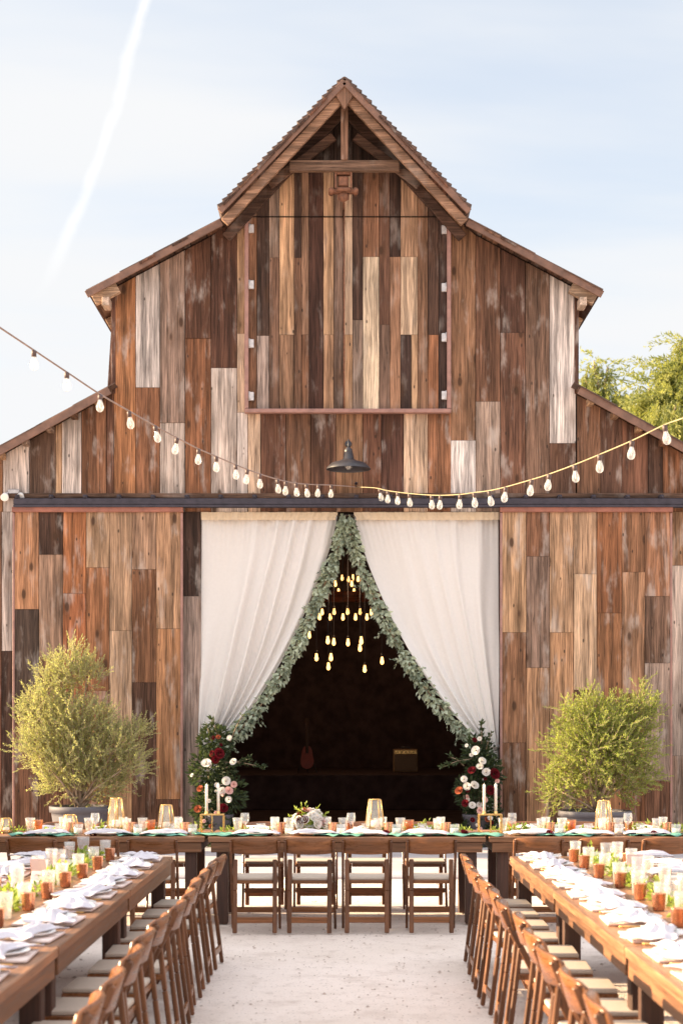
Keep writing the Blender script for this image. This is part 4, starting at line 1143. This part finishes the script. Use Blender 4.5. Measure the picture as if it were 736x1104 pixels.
def mk_fork():
    a=MB(); a.tube([(0,-.10,.003),(0,.03,.004)],.0045,6); a.bbox((-.012,.031,.002),(.012,.055,.006),.001)
    for x in (-.010,-.0035,.0035,.010): a.tube([(x,.055,.004),(x,.10,.007)],.0018,4)
    return a.build('fork',M_gold)
def mk_votive():
    t=bpy.data.objects.new('votive_candle',None); C.objects.link(t)
    a=MB(); a.lathe([(.030,0),(.033,.004),(.036,.075),(.034,.075),(.031,.008),(0,.007)],16,cap1=False); a.build('holder',M_glass,t)
    a=MB(); a.lathe([(.028,.0085),(.028,.045),(.0,.044)],14,cap1=False); a.build('wax',M_wax,t)
    return t
def mk_stem():
    a=MB(); a.lathe([(.032,0),(.033,.003),(.006,.008),(.0045,.07),(.012,.085),(.036,.11),(.041,.145),(.036,.185),(.0345,.185),(.039,.145),(.034,.112),(.010,.09),(0,.088)],18,cap1=False); return a.build('wine_glass',M_glass)
def mk_lantern(h,w):
    def f():
        t=bpy.data.objects.new('geometric_lantern',None); C.objects.link(t)
        n=6; lv=[(.62*w,0),(w,h*.18),(.62*w,h)]
        ring=[[Vector((r*math.cos(2*PI*k/n+.4),r*math.sin(2*PI*k/n+.4),z)) for k in range(n)] for r,z in lv]
        a=MB()
        for i,rg in enumerate(ring):
            for k in range(n): a.tube([rg[k],rg[(k+1)%n]],.004,5)
        for i in range(2):
            for k in range(n): a.tube([ring[i][k],ring[i+1][k]],.004,5)
        a.build('frame',M_gold,t)
        a=MB()
        for i in range(2):
            for k in range(n):
                if (i,k)==(1,4): continue
                c=sum((ring[i][k],ring[i][(k+1)%n],ring[i+1][(k+1)%n],ring[i+1][k]),Vector())/4
                q=[c+(p-c)*.95 for p in (ring[i][k],ring[i][(k+1)%n],ring[i+1][(k+1)%n],ring[i+1][k])]
                a.add(q,[(0,1,2,3)])
        a.build('pane',M_pane,t)
        a=MB(); a.prism([(ring[0][k].x,ring[0][k].y) for k in range(n)],0,.004); o=a.build('base',M_gold,t); o.rotation_euler=(PI/2,0,0)
        a=MB(); a.lathe([(.038,.006),(.038,h*.36),(.03,h*.37),(0,h*.365)],16,cap1=False); c=a.build('candle',M_wax,t)
        return t
    return f
def mk_holder():
    t=bpy.data.objects.new('candle_holder',None); C.objects.link(t)
    a=MB(); w,d,h=.10,.06,.17
    P=[Vector((sx*w,sy*d,z)) for z in (.005,h) for sx,sy in ((-1,-1),(1,-1),(1,1),(-1,1))]
    for i in range(4):
        a.bar(P[i],P[(i+1)%4],.010,.010,bev=.001); a.bar(P[4+i],P[4+(i+1)%4],.010,.010,bev=.001); a.bar(P[i],P[4+i],.010,.010,up=(0,1,0),bev=.001)
    a.bar((0,-d,.01),(0,-d,h-.005),.010,.010,up=(0,1,0),bev=.001); a.bbox((-w,-.012,h-.004),(w,.012,h+.004),.001)
    a.build('frame',M_gold,t)
    for x,L in ((-.052,.27),(.052,.275)):
        a=MB(); a.lathe([(.022,h+.004),(.016,h+.010),(.016,h+.03)],12); o=a.build('candle_cup',M_gold,t); o.location.x=x
        a=MB(); a.lathe([(.0125,h+.012),(.0125,h+L-.01),(.009,h+L),(.0,h+L+.001)],12,cap1=False); a.tube([(0,0,h+L),(0,0,h+L+.012)],.0015,4); o=a.build('taper_candle',M_wax,t); o.location.x=x
    return t
def mk_card():
    a=MB(); M=Matrix.Rotation(-.28,4,'X'); a.box((-.05,-.001,0),(.05,.001,.15),M=M); a.box((-.05,.04,0),(.05,.042,.145),M=Matrix.Rotation(.28,4,'X')); return a.build('place_card',M_paper)
def mk_rose(kind):
    def f():
        t=bpy.data.objects.new('cut_flower',None); C.objects.link(t)
        o=put_flower(t,kind,Vector((0,0,.02)),Vector((.2,-.7,.8)),.035)
        a=MB()
        for k in range(6): a.leaf(Vector((0,.01,.008)),Vector((math.cos(k),math.sin(k),.15)),Vector((0,0,1)),.05,.03,seed=R.random())
        a.build('leaves',M_dleaf,t); return t
    return f
def greens(label,x,y,L,ang,n,z0=TH,group='leafy greens along the tables',wid=.075,mat=None,hh=.10):
    t=thing('greenery',label,'greenery',(x,y,z0),ang,group)
    m=MB(); st=MB()
    pts=[(-L/2+L*k/10,.03*math.sin(k*1.7),.018) for k in range(11)]
    st.tube(pts,.005,5)
    for k in range(n):
        u=R.uniform(-.5,.5)*L; c=Vector((u,.03*math.sin((u/L+.5)*17),.012))
        d=rvec(); d.z=abs(d.z)*.9
        env=.55+.45*math.sin(u*5.3+x)+.2*math.sin(u*13)
        p=c+Vector((d.x*wid,d.y*wid,d.z*hh*max(.15,env)))*R.random()**.6
        m.leaf(p,(d+rvec()*.6),rvec()+Vector((0,0,.6)),R.uniform(.03,.055),R.uniform(.016,.03),seed=R.random())
    st.build('stems',M_bark,t); m.build('leaves',mat or M_runner,t); return t

SIDE='of the %s table row'
for s,nm in ((-1,'left'),(1,'right')):
    inner=lambda off: s*(1.25+off)
    ny=[y for y in SY]
    for k,y in enumerate(ny):
        f=ORD[k]
        place('charger',mk_charger,(inner(.20),y,TH+.003),PI/2+R.uniform(-.05,.05),'pale square charger on the aisle side of the %s row, %s from the barn'%(nm,f),'charger','chargers on the side tables')
        place('plate',mk_plate,(inner(.20),y,TH+.0155),R.uniform(0,6),'white plate under a napkin, aisle side of the %s row, %s from the barn'%(nm,f),'plate','white plates on the side tables')
        place('fork',mk_fork,(inner(.19),y-s*.215,TH+.003),(-PI/2 if s>0 else PI/2)+R.uniform(-.08,.08),'gold fork beside a plate, aisle side of the %s row, %s from the barn'%(nm,f),'fork','gold forks on the side tables')
        place('knife',mk_knife,(inner(.19),y+s*.215,TH+.003),(-PI/2 if s>0 else PI/2)+R.uniform(-.08,.08),'gold knife beside a plate, aisle side of the %s row, %s from the barn'%(nm,f),'knife','gold knives on the side tables')
        v=R.randrange(4)
        place('nap%d'%v,mk_napkin(v+1),(inner(.19),y+R.uniform(-.02,.02),TH+.034),(PI/2 if s<0 else -PI/2)+R.uniform(-.35,.35)+(PI if R.random()<.4 else 0),'crumpled white linen napkin, aisle side of the %s row, %s from the barn'%(nm,f),'napkin','white napkins on the side tables')
        place('tumbler',mk_tumbler,(inner(.40+R.uniform(-.02,.03)),y-.12+R.uniform(-.09,.07),TH+.003),R.uniform(0,6),'copper tumbler on the aisle side of the %s row, %s from the barn'%(nm,f),'tumbler','copper tumblers on the side tables')
        place('cutglass',mk_glass(.135,.031,.041,M_cut,'water_glass'),(inner(.45+R.uniform(-.02,.03)),y+.06+R.uniform(-.08,.08),TH+.003),R.uniform(0,6),'tall clear water glass, aisle side of the %s row, %s from the barn'%(nm,f),'glass','clear glasses on the side tables')
        place('votive',mk_votive,(inner(.56+R.uniform(-.02,.02)),y-.22+R.uniform(-.05,.05),TH+.003),R.uniform(0,6),'small votive candle in clear glass, middle of the %s row, %s from the barn'%(nm,f),'candle','votive candles on the side tables')
        if k%2==(0 if s<0 else 1): place('tallglass',mk_glass(.155,.036,.046,M_glass,'glass_vase'),(inner(.58+R.uniform(-.03,.06)),y+.20+R.uniform(-.05,.05),TH+.003),R.uniform(0,6),'tall plain glass vase, middle of the %s row, %s from the barn'%(nm,f),'vase','glass vases on the side tables')
        if (s*(1.25+.95)*F/y+368)>-30 and (s*(1.25+.95)*F/y+368)<766:
            place('charger',mk_charger,(inner(.93),y,TH+.003),PI/2,'pale square charger on the outside of the %s row, %s from the barn'%(nm,f),'charger','chargers on the side tables')
            place('plate',mk_plate,(inner(.93),y,TH+.0155),0,'white plate on the outside of the %s row, %s from the barn'%(nm,f),'plate','white plates on the side tables')
            place('nap%d'%v,mk_napkin(v+1),(inner(.93),y,TH+.034),R.uniform(0,6),'crumpled white linen napkin, outside of the %s row, %s from the barn'%(nm,f),'napkin','white napkins on the side tables')
        if (s*(1.25+.75)*F/y+368)>-20 and (s*(1.25+.75)*F/y+368)<756:
            place('tumbler',mk_tumbler,(inner(.74+R.uniform(-.02,.02)),y+.1,TH+.003),0,'copper tumbler on the outside of the %s row, %s from the barn'%(nm,f),'tumbler','copper tumblers on the side tables')
            place('cutglass',mk_glass(.135,.031,.041,M_cut,'water_glass'),(inner(.71+R.uniform(-.02,.02)),y-.08,TH+.003),0,'tall clear water glass, outside of the %s row, %s from the barn'%(nm,f),'glass','clear glasses on the side tables')
    for k in range(3):
        greens('trailing yellow green leaves down the middle of the %s row, on its %s table'%(nm,('farthest','middle','nearest')[k]),s*(TXC-.02),TE-1.22-2.44*k-.1,2.2,PI/2,620)
    for k,yk in enumerate((10.0,8.3)):
        place('card',mk_card,(inner(.62),yk+(.35 if s>0 else 0),TH+.003),R.uniform(-.3,.3),'blush folded card standing amid the greens %s row, %s from the barn'%(('of the '+nm),ORD[k]),'card','blush cards on the side tables')

# head table
gn=0
for i,X in enumerate(nearx):
    y=MY0+.19; f=ORD[i]; far=MY0+MW-.19
    place('plate',mk_plate,(X,y,TH+.010),0,'white plate on the near edge of the head table, %s from the left'%f,'plate','white plates on the head table',1.05)
    v=R.randrange(4)
    place('nap%d'%v,mk_napkin(v+1),(X+R.uniform(-.02,.02),y,TH+.027),R.uniform(-.3,.3)+(PI if R.random()<.5 else 0),'folded white napkin on the near edge of the head table, %s from the left'%f,'napkin','white napkins on the head table')
    place('tumbler',mk_tumbler,(X+.19,y+.10,TH+.010),0,'copper tumbler on the near side of the head table, %s from the left'%f,'tumbler','copper tumblers on the head table',1.1)
    place('cutglass',mk_glass(.15,.033,.043,M_cut,'water_glass'),(X+.12+R.uniform(-.02,.02),y+.22,TH+.003),0,'clear glass on the near side of the head table, %s from the left'%f,'glass','clear glasses on the head table',1.0)
    place('votive',mk_votive,(X+.26,y+.06,TH+.003),0,'small clear votive by a napkin, near side of the head table, %s from the left'%f,'candle','votive candles on the head table',1.25)
    place('goblet',mk_glass(.135,.028,.046,M_cut,'cut_goblet'),(X-.21,y+.30,TH+.003),0,'flared cut glass on the near side of the head table, %s from the left'%f,'glass','flared cut glasses on the head table')
    if i%2==0: place('amber',mk_glass(.12,.03,.042,M_amber,'amber_glass'),(X-.13,y+.26,TH+.003),0,'amber glass on the near side of the head table, %s seat from the left'%f,'glass','amber glasses on the head table')
    else: place('stem',mk_stem,(X-.14,y+.20,TH+.003),0,'stemmed wine glass on the head table near side, %s seat from the left'%f,'wine glass','wine glasses on the head table')
    place('plate',mk_plate,(X*1.03,far,TH+.003),0,'white plate on the barn side of the head table, %s from the left'%f,'plate','white plates on the head table')
    place('nap%d'%((v+1)%4),mk_napkin((v+1)%4+1),(X*1.03,far,TH+.020),R.uniform(0,6),'folded white napkin on the barn side of the head table, %s from the left'%f,'napkin','white napkins on the head table')
    place('tumbler',mk_tumbler,(X*1.03-.16,far-.12,TH+.003),0,'copper tumbler on the barn side of the head table, %s from the left'%f,'tumbler','copper tumblers on the head table')
    place('cutglass',mk_glass(.15,.033,.043,M_cut,'water_glass'),(X*1.03+.14,far-.18,TH+.003),0,'clear water glass on the barn side of the head table, %s from the left'%f,'glass','clear glasses on the head table')
    place('votive',mk_votive,(X+.02+R.uniform(-.05,.05),MYC-.02,TH+.003),0,'small votive candle in clear glass, middle of the head table, %s from the left'%f,'candle','votive candles on the head table',1.15)
# teal gauze pieces laid along the near half of the head table
TP=[(-2.62,.55,'left of the potted bush'),(-1.66,.6,'below the shorter left lantern'),(-.98,.62,'below the left brass candle frame'),(-.03,.42,'right of the flower bouquet'),(.55,.4,'between two plates right of the centre lantern'),(1.10,.62,'below the right brass candle frame'),(1.95,.5,'before the right potted bush'),(2.75,.5,'at the right edge')]
for x,Lr,lab in TP:
    a=MB(); NX,NY=36,6; vs=[];fs=[]
    for j in range(NY+1):
        for i in range(NX+1):
            u=i/NX; X=(u-.5)*Lr+.03*math.sin(j*1.9+x*7); y=-.13+.26*j/NY+.03*math.sin(u*11+j+x)+.02*math.sin(u*7)
            vs.append((X,y,.004+.010*(1+math.sin(u*26+j*1.3+x))*.6+.006*(1+math.sin(u*13-j*2))))
    for j in range(NY):
        for i in range(NX): fs.append((j*(NX+1)+i,j*(NX+1)+i+1,(j+1)*(NX+1)+i+1,(j+1)*(NX+1)+i))
    a.add(vs,fs,smooth=True); o=a.build('gauze_cloth',M_teal); o.location=(x,MY0+.17,TH)
    m_=o.modifiers.new('thickness','SOLIDIFY'); m_.thickness=.002
    tag(o,'rumpled teal gauze cloth on the head table, '+lab,'table cloth','teal gauze cloths on the head table')
for x,nm in mains:
    for q in range(2):
        greens('low leafy greens in the middle of the %s head table, its %s half'%(nm,('left','right')[q]),x-.6+1.2*q,MYC+.05,1.0,0,260,wid=.07,hh=.09)
def headx(px,d): return (px-368)*d/F
for px,h,w,lab in ((125,.31,.088,'tallest gold geometric lantern, before the left potted bush'),(179,.25,.08,'shorter gold geometric lantern, between left bush and left candlesticks'),
                   (404,.30,.088,'gold geometric lantern before the dark doorway'),(651,.29,.085,'gold geometric lantern before the right potted bush'),(75,.16,.085,'small low gold lantern left of the potted bush'),(6,.13,.07,'low gold lantern at the left edge of the head table')):
    place('lantern%d'%int(h*100),mk_lantern(h,w),(headx(px,MYC),MYC+.02,TH+.003),R.uniform(0,1),lab+' on the head table','lantern','gold lanterns on the head table')
for px,lab in ((229,'brass frame with two tall white tapers before the left door flowers'),(528,'brass frame with two tall white tapers before the right door flowers')):
    place('holder',mk_holder,(headx(px,MYC-.1),MYC-.1,TH+.003),0,lab,'candle holder','brass candle holders on the head table')
for i,px in enumerate((100,384,416,502,592,690,705,290)):
    place('redrose',mk_rose('r'),(headx(px,MY0+.1),MY0+.12+.06*(i%2),TH+.010),R.uniform(-.4,.4),'single burgundy bloom on the head table, %s of the loose ones from the left'%ORD[sorted((100,384,416,502,592,690,705,290)).index(px)],'flower','burgundy blooms on the head table')
# centrepiece
c=Vector((headx(333,MYC-.05),MYC-.05,TH+.003))
cp=thing('flower_centrepiece','low bouquet of white and blush flowers at the middle of the head table','flowers',c)
a=MB(); a.lathe([(.05,0),(.06,.01),(.075,.07),(.07,.075),(.055,.015),(0,.014)],18,cap1=False); a.build('bowl',M_plate,cp)
a=MB()
for k in range(420):
    v=rvec(); v.z=abs(v.z); p=Vector((v.x*.15,v.y*.11,.06+v.z*.12))*R.uniform(.6,1.0); a.leaf(p,v+rvec()*.6,rvec(),R.uniform(.03,.055),R.uniform(.015,.028),seed=R.random())
for k in range(8):
    d_=Vector((R.uniform(-1,1),R.uniform(-.4,.4),R.uniform(.3,1))).normalized(); 
    for q in range(8): a.leaf(Vector((0,0,.08))+d_*(.1+.013*q),d_+rvec()*.7,rvec(),.03,.015,seed=.9)
a.build('foliage',M_runner,cp)
for k in range(34):
    v=rvec(); v.z=abs(v.z)*.9+.1; v.y=-abs(v.y) if R.random()<.7 else v.y; p=Vector((v.x*.16,v.y*.14,.07+v.z*.15)); put_flower(cp,R.choice('wwwbbwp') if k%9 else 'r',p,v,R.uniform(.024,.042))

# ------------------------------------------------------------------ camera, light, sky
cam=bpy.data.cameras.new('camera'); co=bpy.data.objects.new('camera',cam); C.objects.link(co)
co.location=(0,0,H); co.rotation_euler=(PI/2,0,0)
cam.sensor_fit='HORIZONTAL'; cam.sensor_width=36; cam.lens=36*F/736; cam.shift_y=(HY-552)/736; cam.shift_x=0
cam.clip_start=.1; cam.clip_end=2000
cam.dof.use_dof=True; cam.dof.focus_distance=17.0; cam.dof.aperture_fstop=5.0
scene.camera=co
EL,AZ=math.radians(17.5),math.radians(5)
sd=Vector((math.cos(EL)*math.cos(AZ),-math.cos(EL)*math.sin(AZ),-math.sin(EL)))
sun=bpy.data.lights.new('sun','SUN'); sun.energy=5.0; sun.angle=math.radians(.6); sun.color=(1,.77,.48)
so=bpy.data.objects.new('sun',sun); C.objects.link(so); so.rotation_euler=sd.to_track_quat('-Z','Y').to_euler(); so.location=(-30,20,20)
wd=bpy.data.worlds.new('World'); scene.world=wd; wd.use_nodes=True; nt=wd.node_tree; g=N(nt)
bg=nt.nodes['Background']; bg.inputs['Strength'].default_value=.08
sky=g.n('ShaderNodeTexSky',sky_type='NISHITA'); sky.sun_disc=False; sky.sun_elevation=EL; sky.sun_rotation=math.atan2(-sd.x,-sd.y)
sky.air_density=1.0; sky.dust_density=1.5; sky.ozone_density=1.2
tc=g.n('ShaderNodeTexCoord'); sp_=g.n('ShaderNodeSeparateXYZ'); g.l(tc.outputs['Generated'],sp_.inputs[0])
dx,dyv,dz=sp_.outputs
zz=g.math('MAXIMUM',g.math('ADD',dz,.12),.02)
u=g.math('DIVIDE',dx,zz); v=g.math('DIVIDE',dyv,zz)
c1=g.noise(g.xyz(g.math('MULTIPLY_ADD',v,.35,g.math('MULTIPLY',u,.7)),g.math('MULTIPLY_ADD',u,-.5,g.math('MULTIPLY',v,1.5)),0.0),.9,5,.5,.4)
c2=g.noise(g.xyz(u,g.math('MULTIPLY',v,3.0),3.0),1.7,4,.5,.2)
cl=g.math('ADD',g.math('MULTIPLY',c1,.7),g.math('MULTIPLY',c2,.3))
side=g.smooth(dx,-.28,.15,.14,.0)        # more cloud on the sun's side
hor=g.smooth(dz,.05,.42,.20,-.02)
f=g.smooth(g.math('ADD',cl,g.math('ADD',side,hor)),.34,.72,.55,1.0)
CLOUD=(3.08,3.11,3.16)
# vapour trail
yy_=g.math('MAXIMUM',dyv,.05); tu=g.math('DIVIDE',dx,yy_); tv=g.math('DIVIDE',dz,yy_)
def dirpx(px,py): return (px-368)/F,(HY-py)/F
(ua,va),(ub,vb)=dirpx(157,-6),dirpx(38,330)
L=math.hypot(ub-ua,vb-va); ex,ez=(ub-ua)/L,(vb-va)/L
al=g.math('ADD',g.math('MULTIPLY',g.math('SUBTRACT',tu,ua),ex),g.math('MULTIPLY',g.math('SUBTRACT',tv,va),ez))
ac=g.math('ADD',g.math('MULTIPLY',g.math('SUBTRACT',tu,ua),-ez),g.math('MULTIPLY',g.math('SUBTRACT',tv,va),ex))
wob=g.noise(g.xyz(g.math('MULTIPLY',tu,30.0),g.math('MULTIPLY',tv,30.0),1.0),1,4)
ac=g.math('ADD',ac,g.math('MULTIPLY_ADD',wob,.010,-.005))
ac=g.math('ADD',ac,g.math('MULTIPLY',g.math('MULTIPLY',al,g.math('SUBTRACT',al,L)),.55))
tw=g.math('ABSOLUTE',ac)
trail=g.math('MULTIPLY',g.smooth(tw,.0006,.0056,1,0),g.math('MULTIPLY',g.smooth(al,L*.7,L*1.0,1,0),g.math('MULTIPLY',g.smooth(dyv,0,.3),g.smooth(wob,.2,.5,.6,1))))
f2=g.math('MAXIMUM',f,g.math('MULTIPLY',trail,1.0))
fill_gain=g.math('MULTIPLY',g.smooth(dz,.44,.80,1.0,2.0),g.smooth(dyv,-.25,.25,1.35,1.0))   # out-of-view sky overhead and behind the camera brightened as added fill light
cv=g.n('ShaderNodeVectorMath',operation='SCALE'); cv.inputs[0].default_value=CLOUD; g.l(fill_gain,cv.inputs['Scale'])
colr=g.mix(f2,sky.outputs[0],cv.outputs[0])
colr=g.mix(g.math('MULTIPLY',trail,.6),colr,(3.6,3.6,3.6,1))
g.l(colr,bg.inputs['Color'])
vs_=scene.view_settings; vs_.view_transform='Standard'; vs_.look='None'; vs_.exposure=1.93; vs_.gamma=1.0; vs_.use_curve_mapping=False
scene.cycles.max_bounces=8; scene.cycles.transparent_max_bounces=16; scene.cycles.use_denoising=True; scene.cycles.sample_clamp_indirect=6
scene.render.resolution_x=682; scene.render.resolution_y=1024
